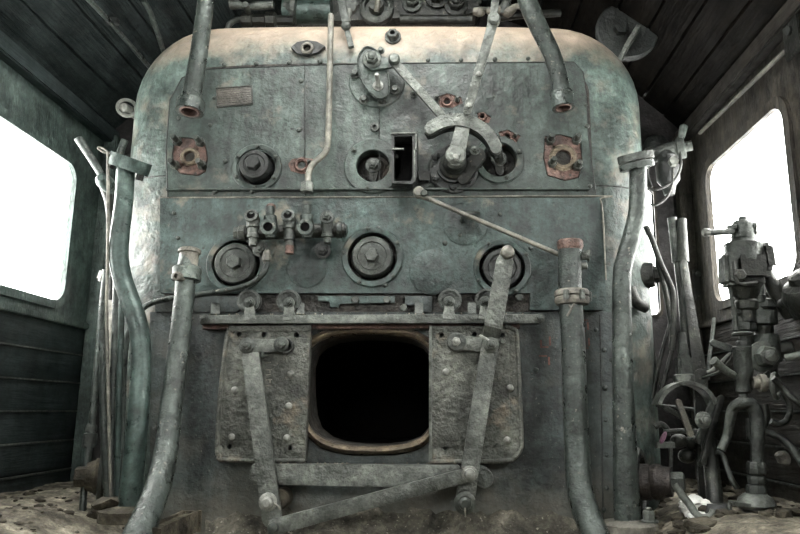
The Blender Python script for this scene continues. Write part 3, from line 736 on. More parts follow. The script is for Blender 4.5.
# diagonal rod
t = thing('diagonal_pull_rod', 'thin pale rod sloping from the box bracket to the right standpipe', 'rod', P(419,200,2.40))
b = BM(); tube(b, [P(419,195.5,2.42), P(430,199.5,2.415)], .010, 10, 1); tube(b, [P(430,199.5,2.415), P(560,255,2.40)], .0088, 10, 1); part('rod', b, 'rod', t)
b = BM(); lathe(b, P(419,194,2.44), D, [(.020,0),(.020,.03),(.015,.034),(0,.034)], 20); part('eye', b, 'rod', t)
b = BM(); lathe(b, P(424,194.5,2.42), D, [(.013,0),(.013,.02),(.010,.024),(0,.024)], 12); part('pin', b, 'bolt', t)
t = thing('rod_guide', 'small square guide plate standing under the sloping rod', 'bracket', P(470,220,2.45))
b = BM(); box(b, P(470,212,2.442), (S(19,212,2.45), .07, .006), Matrix.Rotation(.35,3,'X'), .001); box(b, P(461.5,216,2.445), (.006,.06,S(10,214,2.45)), None, .001); part('plate', b, 'iron', t)

# ------------------------------------------------------------------ firehole, doors and their gear
t = thing('firehole_ring', 'rounded scorched metal ring around the black oval firehole', 'ring', P(370,462,2.48))
b = BM(); Yr = 2.478
fo = [(u+(370-u)*-.085, v+(v-392)*.16) for u, v in FH]
fm = [(u+(370-u)*-.045, v+(v-392)*.09) for u, v in FH]
n = len(FH)
sets = [[P(u,v,2.489) for u, v in fo], [P(u,v,2.470) for u, v in [(a*.8+c*.2, b_*.8+d*.2) for (a,b_),(c,d) in zip(fo,FH)]], [P(u,v,2.462) for u, v in fm], [P(u,v,2.470) for u, v in [(a*.2+c*.8, b_*.2+d*.8) for (a,b_),(c,d) in zip(fo,FH)]], [P(u,v,2.50) for u, v in FH], [P(u,v,2.56) for u, v in FH]]
dense = []
for s in sets:
    c = catmull(s+[s[0]], 3)[:-1]; dense.append([b.verts.new(p) for p in c])
for p, q2 in zip(dense, dense[1:]):
    for i in range(len(p)): b.faces.new((p[i], p[(i+1) % len(p)], q2[(i+1) % len(p)], q2[i]))
part('lip', b, 'bronze', t, smooth=70)

DY = 2.435
def fire_door(side, label, outl, th, holes, bolts_, strip, mid):
    t = thing('firehole_door', label, 'door', P(*mid, DY))
    b = BM(); holed(b, poly(outl, DY), [circ(u,v,2.6,DY,12) for u, v in holes], V((0,1,0)), .034)
    part('door_plate', b, 'door', t)
    # turned-in rim
    b = BM(); pts = [P(u,v,DY-.004) for u, v in outl]
    i0 = strip
    tube(b, [pts[i]+V((0,.004,0)) for i in i0], .008, 10, 4); part('rolled_rim', b, 'door', t)
    for u, v in bolts_:
        b = BM(); lathe(b, P(u,v,DY), D, [(.013,0),(.012,.008),(.007,.013),(0,.014)], 14); part('rivet', b, 'bolt_pale', t)
    return t
ld = fire_door('l', 'left sliding firehole door, pitted iron with a slanting strap', [(232,326),(311,325),(308,400),(305,461),(226,460),(219,456),(217,447),(219.5,400),(225,350),(228,332)], .03,
   [(239,334.5),(264,334.5),(296.5,335),(229.5,446.5),(290,448)], [(289,406),(287,438),(232,437),(291,374),(235,390)], [3,4,5,6,7,8,9,0], (262,460))
b = BM(); flat(b, [(231,326),(310,325.5),(309.5,331),(231,331.5)], DY-.006, .008); part('top_strip', b, 'door', ld)
b = BM(); flat(b, [(231.5,338.5),(309.5,338),(305.5,444),(221.5,443)], DY-.004, .006, .003); part('raised_panel', b, 'door', ld)
b = BM()
for k, v in enumerate((363,370,375,380,386)):
    boxbar(b, P(265.5,v,DY-.0045), P(271+(k % 2),v-.5,DY-.0045), .003, .003, 0)
    if k % 2: boxbar(b, P(270,v,DY-.0045), P(270,v+3,DY-.0045), .003, .003, 0)
part('cast_marks', b, 'seam', ld)
rd = fire_door('r', 'right sliding firehole door, pitted iron crossed by the long door lever', [(430,326),(505,326),(513,329),(517,337),(520,400),(521.5,440),(520,451),(514,458),(504,461),(430,462)], .03,
   [(441.5,335),(474.5,334.5),(502,335),(445,448)], [(446,372),(510,388),(507,440)], [1,2,3,4,5,6,7,8,9], (475,461))
b = BM(); flat(b, [(430,338),(509,338),(510,446),(430,447)], DY-.004, .006, .003); part('raised_panel', b, 'door', rd)
b = BM(); flat(b, [(429,325.5),(432,325.5),(432,461),(429,461)], DY-.010, .014); part('front_edge', b, 'strap', rd)

# hanging rail and rollers
t = thing('door_rail', 'long worn horizontal rail carrying the firehole door rollers', 'rail', P(370,323,2.44))
b = BM(); flat(b, [(199,315),(540,314),(543,316),(543,321),(540,323),(199,323.5)], 2.415, .05, .004); part('bar', b, 'strap', t)
b = BM(); flat(b, [(202,324),(520,323.5),(520,328),(202,329)], 2.450, .03, .003); part('lower_lip', b, 'burnt', t)
for u in (215,300,419,472):
    b = BM(); boxbar(b, P(u,304,2.47), P(u,316,2.44), .03, .02); part('hanger', b, 'iron', t)
b = BM(); bolt(b, P(204,319,2.415), D, .012); part('end_bolt', b, 'bolt', t)
b = BM(); bolt(b, P(540,318.5,2.415), D, .012); part('end_bolt', b, 'bolt', t)
for u, v, lb in ((250.5,302,'outermost left roller of the door rail, on a forked hanger'), (290,302,'roller above the inner top corner of the left fire door'), (450,301,'roller above the inner top corner of the right fire door'), (486,301,'roller half hidden behind the long door lever')):
    r = thing('rail_roller', lb, 'roller', P(u,315,2.44), 'rollers on the firehole door rail')
    b = BM(); c = P(u,v,2.465); rr = S(11.5,v,2.45)
    lathe(b, c, D, [(rr,0),(rr,.006),(rr*.86,.009),(rr*.86,.022),(rr,.025),(rr,.030),(rr*.8,.032),(rr*.6,.028),(0,.028)], 32); part('wheel', b, 'iron', r)
    b = BM(); rbar(b, P(u-1,v+1,2.428), P(u-1,v+18,2.412), S(8,v,2.44), .010, w1=S(13,v,2.44), r1=False); ha = part('hanger_arm', b, 'strap', r)
    b = BM(); bolt(b, P(u-1,v+1,2.428), D, .014, .012); part('axle_bolt', b, 'bolt', ha)

# left door linkage
Y1 = 2.40
t = thing('top_link', 'short flat link with two bolts across the top of the left fire door', 'link', P(262,352,Y1))
b = BM(); flat(b, [(240,343),(243,339.5),(289,339),(292,343),(292,348),(289,351.5),(243,353),(240,350)], Y1+.005, .018, .003); part('bar', b, 'strap', t)
for u, v in ((247,346),(281.5,344.5)):
    b = BM(); lathe(b, P(u,v,Y1+.006), D, [(.026,0),(.026,.006),(.022,.009),(0,.009)], 24); wa = part('washer', b, 'iron', t)
    b = BM(); bolt(b, P(u,v,Y1-.002), D, .016, .016, False); part('nut', b, 'bolt', wa)
b = BM(); lathe(b, P(287,346.5,DY+.0), D, [(.026,-.0),(.026,.03),(0,.03)], 24); part('spacer', b, 'black', t)
b = BM(); bolt(b, P(264.5,355,Y1+.02), D, .010, .02, False); part('stop_bolt', b, 'bolt', t)
t = thing('left_door_strap', 'long tapering iron strap hanging over the left fire door to a pin', 'strap', P(272,528,Y1-.01))
b = BM(); rbar(b, P(250,353,Y1-.004), P(271.5,518,Y1-.02), S(17.5,380,2.4), .016, r0=False, w1=S(19.5,500,2.38), ext1=-.0); part('bar', b, 'strap', t)
b = BM(); lathe(b, P(268,502,Y1-.018), D, [(.030,0),(.030,.004),(.024,.007),(0,.007)], 24); lathe(b, P(268,502,Y1-.024), D, [(.019,0),(.018,.020),(.012,.026),(0,.026)], 18); part('pin', b, 'bolt_pale', t)
b = BM(); tube(b, [P(273,503,Y1-.04), P(278,506,Y1-.04), P(280,509,Y1-.04)], .003, 6, 3); part('split_pin', b, 'rod', t)
b = BM(); lathe(b, P(283,497,2.48), D, [(.035,0),(.035,.06),(.03,.066),(0,.066)], 20); part('pivot_boss', b, 'rubble', t)
t = thing('cross_bar', 'wide horizontal flat bar just below the firehole mouth', 'bar', P(355,487,2.40))
b = BM(); flat(b, [(250,467),(253,464),(352,464),(458,465),(461,468),(461,484),(457,487),(352,486.5),(253,484),(250,481)], 2.405, .018, .003); part('bar', b, 'strap', t)
b = BM(); bolt(b, P(480,477,2.425), D, .026, .01, True, False); lathe(b, P(483,477,2.47), D, [(.032,0),(.032,.05),(.03,.055),(0,.055)], 20); part('end_boss', b, 'iron', t)
t = thing('lower_link', 'dusty flat link rising from the foot of the left strap to the right lever', 'link', P(270,534,2.37))
b = BM(); rbar(b, P(275,527,2.365), P(471,474,2.362), S(15.5,500,2.36), .016, w1=S(13.5,474,2.36)); part('bar', b, 'strap', t)
b = BM(); lathe(b, P(273,528,2.362), D, [(.018,0),(.017,.010),(.01,.014),(0,.014)], 18); part('rivet', b, 'bolt', t)
b = BM(); lathe(b, P(469.5,474,2.362), D, [(.026,0),(.026,.005),(.019,.006),(.018,.020),(.012,.024),(0,.024)], 20); part('pin', b, 'bolt_pale', t)

# long fire-door lever
t = thing('fire_door_lever', 'long cranked flat lever from the round boss down across the right fire door', 'lever', P(464,515,2.38))
b = BM(); rbar(b, P(505,262,2.350), P(493,328,2.355), S(17.5,290,2.35), .016, w1=S(18,320,2.35), r1=False, ext0=.0)
rbar(b, P(493,327,2.355), P(491.5,338,2.384), S(17.5,330,2.36), .014, r0=False, r1=False)
rbar(b, P(491.5,337,2.384), P(464.5,503,2.380), S(17,400,2.38), .016, r0=False, w1=S(19,500,2.38)); part('bar', b, 'strap', t)
b = BM(); p0 = P(504,262,2.45); lathe(b, P(505,260,2.44), P(508,251,2.33)-P(505,260,2.44), [(.024,0),(.024,.10),(.021,.112),(.013,.117),(0,.118)], 24); part('boss', b, 'rod', t)
b = BM(); lathe(b, P(465,503,2.38), D, [(.036,0),(.036,.004),(.030,.008),(.022,.008),(.022,.008),(.020,.022),(.013,.028),(0,.028)], 24); part('end_pin', b, 'bolt', t)
b = BM(); tube(b, [P(465,508,2.34), P(465.5,517,2.345)], .0028, 6, 1); part('split_pin', b, 'rod', t)
t = thing('right_short_link', 'short bolted link from the right fire door to its lever', 'link', P(470,350,2.41))
b = BM(); rbar(b, P(456,342,2.412), P(494,346,2.400), S(15,343,2.41), .016, w1=S(13,345,2.41)); part('bar', b, 'strap', t)
b = BM(); lathe(b, P(456,342,2.413), D, [(.033,0),(.033,.006),(.028,.010),(0,.010)], 24); part('washer', b, 'iron', t)
b = BM(); bolt(b, P(456,342,2.404), D, .016, .016, False); part('nut', b, 'bolt_pale', t)
b = BM(); bolt(b, P(491,345,2.372), D, .018, .014, True); part('nut', b, 'bolt', t)
b = BM(); tube(b, [P(480,336,2.39), P(486,339,2.37), P(491,343,2.365)], .006, 8, 4); part('split_pin', b, 'bolt_pale', t)
b = BM(); hexhead(b, P(502,342,2.40), D, .010, .03); part('stop_bolt', b, 'bolt', t)

# ------------------------------------------------------------------ fittings above the boiler
YT = 2.78
t = thing('steam_turret', 'dark teal cast steam fountain with bolted flanges above the boiler top', 'valve block', P(400,25,YT))
b = BM(); flat(b, [(296,-14),(480,-14),(482,2),(476,12),(455,17),(350,18),(318,24),(300,18),(294,4)], YT, .16, .012); part('body', b, 'pipe_dark', t)
b = BM(); tube(b, [P(284,12,YT-.02), P(332,12,YT-.02)], .055, 20, 1); part('side_branch', b, 'pipe_teal', t)
b = BM(); tube(b, [P(400,20,YT-.02), P(472,20,YT-.02)], .022, 14, 1); part('lower_flange', b, 'pipe_dark', t)
b = BM(); lathe(b, P(377,11,YT), D, [(.074,0),(.074,.03),(.060,.04),(.052,.04),(.048,.02),(.034,.02),(.030,.06),(0,.06)], 32); part('round_flange', b, 'iron', t)
b = BM(); tube(b, [P(377,12,YT-.06), P(378.5,-12,YT-.10)], .012, 12, 1); part('spindle', b, 'rod', t)
for u, v, r, mm in ((412,4,.030,'iron'),(437,-1,.034,'pipe_dark'),(456,6,.036,'pipe_dark')):
    b = BM(); bolt(b, P(u,v,YT-.005), V((0,-1,.1)), r, .03); part('hex_nut', b, mm, t)
b = BM(); lathe(b, P(298,10,YT-.04), V((-1,0,.1)), [(.066,0),(.066,.02),(.04,.024),(.035,.06),(0,.06)], 24); part('left_flange', b, 'iron', t)
t = thing('blowdown_valve', 'valve with waisted cross handle above the left shoulder of the boiler', 'valve', P(250,28,2.70))
b = BM(); tube(b, [P(230,5,2.62), P(238,5,2.62), P(246,7,2.62), P(256,6,2.62), P(274,5,2.62)], [.020,.018,.010,.018,.017], 12, 5); part('handle', b, 'iron', t)
b = BM(); lathe(b, P(246,6,2.60), V((0,1,-.1)), [(.014,-.01),(.014,.03),(.009,.03),(.009,.1),(0,.1)], 14); part('spindle', b, 'bolt', t)
b = BM(); lathe(b, P(242,20,2.68), V((1,0,-.02)), [(.014,0),(.032,.004),(.034,.045),(.026,.05),(.026,.10),(.036,.105),(.036,.14),(.022,.15),(.022,.22),(0,.22)], 8); part('valve_body', b, 'pipe_dark', t)
b = BM(); tube(b, [P(246,19,2.68), P(236,20,2.68), P(229,25,2.68), P(227.5,33,2.69), P(229,38,2.72)], .012, 12, 7); part('elbow_tube', b, 'iron', t)
b = BM(); lathe(b, P(262,24,2.72), V((0,0,-1)), [(.03,-.02),(.03,.02),(.02,.024),(.02,.1),(0,.1)], 12); part('stem', b, 'black', t)
t = thing('try_cock', 'small cock with a ball-jointed flat handle hanging over the boiler edge', 'cock', P(349,40,2.52))
b = BM(); rbar(b, P(341,-2,2.50), P(346,26,2.49), S(8,10,2.5), .014, w1=S(6.5,20,2.5)); rbar(b, P(346,26,2.49), P(351,46,2.47), S(5.5,30,2.5), .014, r1=False); part('handle', b, 'iron', t)
b = BM(); bmesh.ops.create_uvsphere(b, u_segments=20, v_segments=12, radius=.019, matrix=Matrix.Translation(P(346,26,2.485))); part('ball', b, 'iron', t)
b = BM(); lathe(b, P(350,7,2.60), V((0,-1,-.1)), [(.038,0),(.038,.03),(.028,.036),(0,.036)], 6); part('hex_nut', b, 'iron', t)
b = BM(); tube(b, [P(349.5,10,2.55), P(348,22,2.53)], .010, 10, 1); part('spout', b, 'bolt_pale', t)
t = thing('gauge_shaft', 'knobbly pale dusty shaft joining the long lever above the boiler', 'shaft', P(498,18,2.66))
b = BM(); tube(b, [P(473,11,2.66), P(480,12,2.66), P(486,10,2.66), P(494,12,2.66), P(501,9,2.66), P(508,12,2.66), P(516,7,2.66), P(528,6,2.66)], [.014,.022,.012,.022,.014,.024,.014,.018], 12, 4); part('shaft', b, 'seam', t)
b = BM(); lathe(b, P(505,8,2.66), V((.5,-.2,1)), [(.016,-.03),(.024,-.01),(.024,.02),(.012,.03),(.012,.07),(0,.07)], 12); part('knuckle', b, 'iron', t)
b = BM(); tube(b, [P(500,18,2.7), P(520,15,2.7), P(560,13,2.74)], .016, 12, 4); part('rear_rod', b, 'pipe_dark', t)
t = thing('round_cover', 'dark round cover plate behind the right shoulder of the boiler', 'cover', P(628,60,2.72))
b = BM(); lathe(b, P(626,33,2.72), D, [(S(31,34,2.72),0),(S(31,34,2.72),.02),(S(29,34,2.72),.028),(0,.03)], 44); part('disc', b, 'black', t)
b = BM(); lathe(b, P(620,30,2.69), D, [(.03,0),(.03,.03),(0,.03)], 6); part('nut', b, 'black', t)
t = thing('shoulder_handle', 'pale flat handle sticking up behind the right shoulder of the boiler', 'handle', P(617,66,2.75))
b = BM(); boxbar(b, P(638,28,2.66), P(626,48,2.67), .035, .012, .003); boxbar(b, P(627,46,2.67), P(614,72,2.69), .016, .012, .003); part('blade', b, 'strap', t)
t = thing('brass_cock', 'small shiny round cock behind the left shoulder of the boiler', 'cock', P(128,116,2.9))
b = BM(); torus(b, P(127,108,2.88), V((.5,-1,0)), .038, .008); part('ring', b, 'bolt_pale', t)
b = BM(); lathe(b, P(128,110,2.90), V((-.3,-1,0)), [(.022,-.12),(.022,.03),(.012,.04),(0,.04)], 12); part('body', b, 'bolt_pale', t)

def roof_pt(u, v, dz=.03):
    # point on the pixel's line of sight that lies just under the ceiling, found by bisection along it
    lo, hi = .8, 3.15
    for _ in range(40):
        m = (lo+hi)/2; p = P(u, v, m)
        if p.z > roof_z(p.x)-dz: hi = m
        else: lo = m
    return P(u, v, lo)
t = thing('roof_conduit', 'thin pale conduit running along the dark left ceiling planks', 'conduit', roof_pt(112,23))
b = BM(); a_, c_, e_ = roof_pt(86,-3), roof_pt(112,24), roof_pt(151,69); tube(b, [a_, c_, e_], .010, 8, 1); part('tube', b, 'pipe', t)
b = BM(); box(b, c_+V((0,0,.012)), (.05,.03,.025)); part('clip', b, 'black', t)
t = thing('roof_cable', 'pale bent cable hanging from the ceiling by the boiler shoulder', 'cable', roof_pt(144,2))
b = BM(); tube(b, [roof_pt(143,0,.02), roof_pt(150,12,.04), roof_pt(157,32,.06), roof_pt(165,56,.06)], .011, 8, 6); part('cable', b, 'pipe', t)

# ------------------------------------------------------------------ big pipes in front of the boiler
t = thing('hanging_drain_pipe', 'thick grey pipe with open flared end hanging at the upper left', 'pipe', P(190,112,2.30))
b = BM(); tube(b, [P(207,-12,2.24), P(204,15,2.25), P(200,45,2.27), P(196,72,2.28), P(191,98,2.30)], [.0275,.029,.030,.031,.033], 24, 6, False); part('pipe', b, 'pipe', t)
b = BM(); o = P(189.5,112,2.30); mouth(b, o, V((-.04,-.12,-1)), .048, .035, .72, .07); lathe(b, o+V((0,.004,.035)), V((0,0,1)), [(.048,0),(.034,.014),(0,.014)], 24); part('flared_end', b, 'pipe', t)
b = BM(); lathe(b, o+V((.001,-.001,.0)), V((-.04,-.12,-1)), [(.036,-.03),(.036,.001),(.029,.002),(.028,-.03),(.0,-.03)], 24); part('bore', b, 'burnt', t)
t = thing('hanging_drain_pipe', 'thick bent grey pipe with open flared end hanging at the upper right', 'pipe', P(563,110,2.30))
b = BM(); tube(b, [P(524,-15,2.22), P(529,5,2.23), P(540,30,2.25), P(551,52,2.27), P(558,74,2.29), P(563,97,2.30)], [.034,.034,.032,.031,.031,.031], 24, 6, False); part('pipe', b, 'pipe', t)
b = BM(); o = P(563.5,108,2.30); mouth(b, o, V((.08,-.05,-1)), .040, .05, .72, .06); lathe(b, o+V((-.003,0,.05)), V((0,0,1)), [(.040,0),(.032,.012),(0,.012)], 24); part('flared_end', b, 'pipe', t)
b = BM(); lathe(b, o, V((.08,-.05,-1)), [(.029,-.04),(.029,.001),(.024,.002),(.023,-.03),(0,-.03)], 24); part('bore', b, 'burnt', t)

def oval_flange(b, c, ax, L, W, th, rot=0):
    pts = []
    for k in range(40):
        a = 2*PI*k/40; x, y = L*math.cos(a), W*math.sin(a)
        s = 1+.0*a; pts.append(V((x*math.cos(rot)-y*math.sin(rot), x*math.sin(rot)+y*math.cos(rot), 0)))
    z = ax.normalized(); xa = V((1,0,0)); xa = (xa-z*xa.dot(z)).normalized(); ya = z.cross(xa)
    prism(b, [c+xa*p.x+ya*p.y for p in pts], z, th, .004)
t = thing('left_outer_standpipe', 'thick teal S-bent pipe topped by an oval flange beside the left wall', 'pipe', P(128,512,2.25))
b = BM(); tube(b, [P(126,166,2.30), P(124,200,2.30), P(120,235,2.30), P(119,258,2.30), P(123,280,2.30), P(131,303,2.29), P(138,325,2.28), P(141,350,2.27), P(140,390,2.26), P(136,440,2.25), P(129,512,2.24)], [.030,.030,.031,.031,.031,.031,.031,.031,.032,.033,.034], 24, 7); part('pipe', b, 'pipe_teal', t)
b = BM(); oval_flange(b, P(127.5,170,2.30), V((.36,-.20,1)), .072, .050, .044, 0); part('flange', b, 'pipe_teal', t)
for du in (-14.5, 13.5):
    b = BM(); o = P(127+du,170+du*.42,2.29); lathe(b, o, V((-.36,.2,-1)), [(.012,-.04),(.012,.016),(0,.016)], 6); part('bolt', b, 'pipe_dark', t)
b = BM(); lathe(b, P(128,514,2.24), V((0,0,1)), [(.085,-.02),(.085,.012),(.06,.02),(.034,.025),(0,.025)], 24); part('foot', b, 'rubble', t)
t = thing('left_inner_standpipe', 'thick grey-green pipe leaning down across the left of the boiler to the floor', 'pipe', P(145,534,1.98))
b = BM(); c = tube(b, [P(189,254,2.36), P(186,275,2.35), P(184,300,2.34), P(179,345,2.31), P(172,400,2.26), P(167,445,2.20), P(160,480,2.13), P(150,508,2.05), P(138,535,1.98), P(128,560,1.93)], [.031,.033,.033,.034,.034,.035,.036,.038,.040,.041], 24, 7, True); part('pipe', b, 'pipe', t)
b = BM(); ax = (P(189,250,2.36)-P(186,280,2.35)).normalized(); o = P(189.5,252,2.36); lathe(b, o, ax, [(.031,-.05),(.032,-.006),(.038,-.004),(.038,.006),(.034,.010),(.024,.010),(.024,-.04),(0,-.04)], 28); part('rim', b, 'seam', t)
b = BM(); o = P(187,272,2.35); lathe(b, o, ax, [(.033,-.034),(.047,-.030),(.049,-.018),(.046,-.010),(.048,-.002),(.049,.010),(.044,.016),(.033,.018)], 28); part('collar', b, 'pipe', t)
b = BM(); o = P(180,277,2.31); lathe(b, o, V((-.25,-1,0)), [(.016,-.02),(.016,.022),(.008,.024),(.008,0),(0,0)], 12); part('side_nipple', b, 'seam', t)
b = BM(); torus(b, P(182,318,2.335), ax, .0345, .0022, 28, 6); part('weld_seam', b, 'seam', t)
t = thing('right_inner_standpipe', 'straight thick grey pipe with rusty rim and bolted collar right of the lever', 'pipe', P(585,545,2.22))
b = BM(); tube(b, [P(570,244,2.36), P(570,290,2.36), P(573,340,2.35), P(575,400,2.34), P(577,450,2.33), P(580,490,2.30), P(589,520,2.26), P(604,552,2.20)], [.040,.040,.040,.0405,.0405,.041,.041,.042], 28, 7, False); part('pipe', b, 'pipe', t)
b = BM(); o = P(570,242,2.36); lathe(b, o, V((0,0,1)), [(.040,-.03),(.045,-.018),(.045,.0),(.041,.005),(.033,.005),(.033,-.04),(0,-.04)], 28); part('rim', b, 'burnt', t)
b = BM(); o = P(572,297,2.36); lathe(b, o, V((0,0,1)), [(.041,-.030),(.055,-.026),(.060,-.014),(.060,-.004),(.054,0),(.060,.004),(.060,.016),(.054,.024),(.040,.026)], 28); part('collar', b, 'seam', t)
for a in (-.5, .4, 1.3):
    b = BM(); d = V((math.sin(a), -math.cos(a), 0)); box(b, o+d*.058, (.02,.016,.034), Matrix.Rotation(a,3,'Z')); part('collar_lug', b, 'strap', t)
b = BM(); tube(b, [P(569,305,2.31), P(571,309,2.30), P(567,316,2.30)], .004, 8, 4); tube(b, [P(574,304,2.31), P(571,309,2.30)], .004, 8, 2); part('wire_tie', b, 'seam', t)
b = BM(); o = P(583,256,2.36); lathe(b, o, V((1,-.2,0)), [(.014,-.02),(.014,.012),(.020,.014),(.020,.022),(0,.022)], 12); lathe(b, P(583,266,2.36), V((1,-.2,0)), [(.012,-.02),(.012,.014),(0,.016)], 12); part('side_lugs', b, 'strap', t)
t = thing('right_outer_standpipe', 'thick grey S-bent pipe with oval top flange and floor flange on the right', 'pipe', P(627,524,2.30))
b = BM(); tube(b, [P(638,160,2.34), P(638,190,2.34), P(637,212,2.34), P(632,235,2.34), P(626,255,2.335), P(622,275,2.33), P(622,320,2.33), P(623,380,2.32), P(625,450,2.31), P(627.5,520,2.30)], [.030,.030,.030,.031,.031,.031,.032,.034,.038,.042], 28, 7); part('pipe', b, 'pipe', t)
b = BM(); oval_flange(b, P(637.5,169,2.34), V((-.20,-.16,1)), .062, .046, .022, 0); part('flange', b, 'pipe', t)
b = BM(); oval_flange(b, P(636.5,161.5,2.34), V((-.20,-.16,1)), .064, .048, .026, 0); part('gasket_flange', b, 'iron', t)
b = BM(); o = P(629,529,2.30); lathe(b, o, V((0,0,1)), [(.088,-.03),(.088,.016),(.080,.022),(.045,.024),(.042,.03),(0,.03)], 36); part('floor_flange', b, 'seam', t)
b = BM(); bolt(b, P(649,522,2.28), V((0,0,1)), .020, .03); part('flange_bolt', b, 'strap', t)

# ------------------------------------------------------------------ left side of the boiler
t = thing('side_washout_plug', 'dirty ribbed plug with square nut low on the left flank of the boiler', 'plug', P(98,492,2.45))
ax = V((-1,-.35,0)); o = P(106,476,2.46)
b = BM(); lathe(b, o, ax, [(.062,-.02),(.062,0),(.056,.004),(.062,.014),(.056,.02),(.060,.03),(.052,.038),(.045,.06),(0,.06)], 28); part('body', b, 'rubble', t)
b = BM(); hexhead(b, o+ax.normalized()*.055, ax, .034, .04); part('nut', b, 'rubble', t)
b = BM(); torus(b, P(106,477,2.50), ax, .105, .016, 30, 8, .0, 2*PI); part('ring_flange', b, 'pipe_dark', t)
t = thing('brake_rod', 'slim vertical rod with brass coupling standing near the left wall', 'rod', P(82,516,2.5))
b = BM(); tube(b, [P(106,270,2.55), P(100,330,2.54), P(94,400,2.52), P(91.5,432,2.51), P(88,455,2.50), P(85,480,2.48), P(82,516,2.45)], .0115, 10, 4); part('rod', b, 'pipe', t)
b = BM(); o = P(91.5,426,2.515); lathe(b, o, V((-.02,0,-1)), [(.012,-.01),(.018,0),(.018,.018),(.014,.022),(.022,.026),(.024,.055),(.024,.07),(.013,.075)], 12); part('coupling', b, 'iron', t)
t = thing('pull_wire', 'very thin bright rod with looped top hanging beside the teal flange pipe', 'rod', P(106,318,2.3))
b = BM(); tube(b, [P(108,152,2.27), P(108,200,2.27), P(107.5,260,2.28), P(106.5,318,2.29), P(108.5,400,2.29), P(111,505,2.28)], .0055, 8, 4); part('wire', b, 'rod', t)
b = BM(); tube(b, [P(108,153,2.27), P(103,152,2.27), P(98,148.5,2.27), P(100,147,2.27), P(107,151,2.27)], .0032, 6, 5); part('loop', b, 'rod', t)
for i, (pts, r, m, lb) in enumerate((([(117,268),(116,320),(113,400),(112,505)], .013, 'pipe', 'straight grey tube just left of the teal S-bent pipe'),
        ([(104,330),(104,400),(106,460),(109,506)], .015, 'pipe', 'pale dusty tube behind the slim rods near the left wall'),
        ([(122,300),(119,400),(117,503)], .010, 'pipe_teal', 'thin teal tube hugging the left pipe bend'))):
    b = BM(); tube(b, [P(u,v,2.42-.03*i) for u, v in pts], r, 10, 4); single('riser_tube', b, m, lb, 'tube', loc=P(*pts[-1], 2.42))
t = thing('wall_lever', 'tapered pale lever handle leaning against the left window post', 'lever', P(105,188,2.55))
b = BM(); tube(b, [P(78.5,138,2.50), P(90,156,2.52), P(101.5,175,2.54)], [.017,.015,.013], 12, 2); part('handle', b, 'pipe', t)
b = BM(); lathe(b, P(104,181,2.52), V((0,-1,.1)), [(.028,-.06),(.030,0),(.024,.02),(.012,.03),(0,.03)], 12); part('hub', b, 'pipe_teal', t)
b = BM(); tube(b, [P(104,185,2.56), P(110,205,2.62), P(112,240,2.65), P(112,300,2.68)], .018, 12, 4); part('stem', b, 'pipe_dark', t)
b = BM(); tube(b, [P(125,140,2.6), P(121,150,2.6), P(118,165,2.6)], .014, 10, 3); single('lever_stub', b, 'pipe', 'short rounded lever end behind the left oval flange', 'lever')
b = BM(); box(b, P(103.5,276,2.57), (.026,.05,.045), Matrix.Rotation(.3,3,'Y'), .01); single('white_insulator', b, 'rag', 'small white block glinting behind the left rods', 'block')
b = BM(); flat(b, [(106,292),(115,286),(116,400),(112,470),(106,470)], 3.0, .05, .004); single('lagging_strip', b, 'rod', 'cream strip between the left rods and the boiler flank', 'strip')
t = thing('kerb_beam', 'dirty wooden sleeper lying at the foot of the left inner pipe', 'beam', P(172,534,2.1))
b = BM(); boxbar(b, P(150,540,1.98), P(190,521,2.22), .05, .045, .008); part('beam', b, 'rubble', t)
for k, (u, v, s) in enumerate(((112,498,.045),(122,506,.05),(104,504,.03),(134,512,.04),(98,508,.025))):
    b = BM(); bmesh.ops.create_icosphere(b, subdivisions=2, radius=s, matrix=Matrix.Translation(P(u,v+6,2.25)) @ Matrix.Diagonal((1.3,1,.5,1)))
    for q in b.verts: q.co += V((nz(q.co.x,q.co.z,30,k), nz(q.co.y,q.co.z,30,k+3), nz(q.co.x,q.co.y,30,k+5)))*.012
    single('rubble_lump', b, 'rubble', ['flat grey lump at the foot of the left plug', 'largest crusty lump under the teal pipe foot', 'small lump beside the slim rod foot', 'crusty lump between the two left pipes', 'smallest lump nearest the left wall floor'][k], 'rubble')

# ------------------------------------------------------------------ right flank of the boiler
for k, (u, v, Y, rr, lb) in enumerate(((634,277,2.62,.058,'dark plug with big hex head high on the right flank of the boiler'), (648,482,2.40,.058,'large dusty ribbed plug low on the right flank of the boiler'))):
    t = thing('side_washout_plug', lb, 'plug', P(u,v+18,Y)); ax = V((1,-.45,.05)); o = P(u,v,Y)
    b = BM(); lathe(b, o, ax, [(rr,-.06),(rr,.006),(rr*.92,.012),(rr,.02),(rr*.98,.04),(rr*.85,.052),(rr*.80,.075),(0,.075)], 30); part('body', b, 'pipe_dark' if k == 0 else 'rust_plug', t)
    b = BM(); hexhead(b, o+ax.normalized()*.07, ax, rr*.55, .045, .4); part('hex_head', b, 'pipe_dark' if k == 0 else 'iron', t)
b = BM(); torus(b, P(640,482,2.46), V((1,-.45,0)), .10, .014, 24, 8, 0, 2*PI)
single('plug_guard_ring', b, 'pipe_dark', 'bent iron hoop around the lower right flank plug', 'ring')
b = BM(); tube(b, [P(630,288,2.5), P(636,302,2.5), P(646,308,2.52)], .02, 10, 5); single('flank_bracket', b, 'pipe_dark', 'curved bracket under the upper right flank plug', 'bracket')

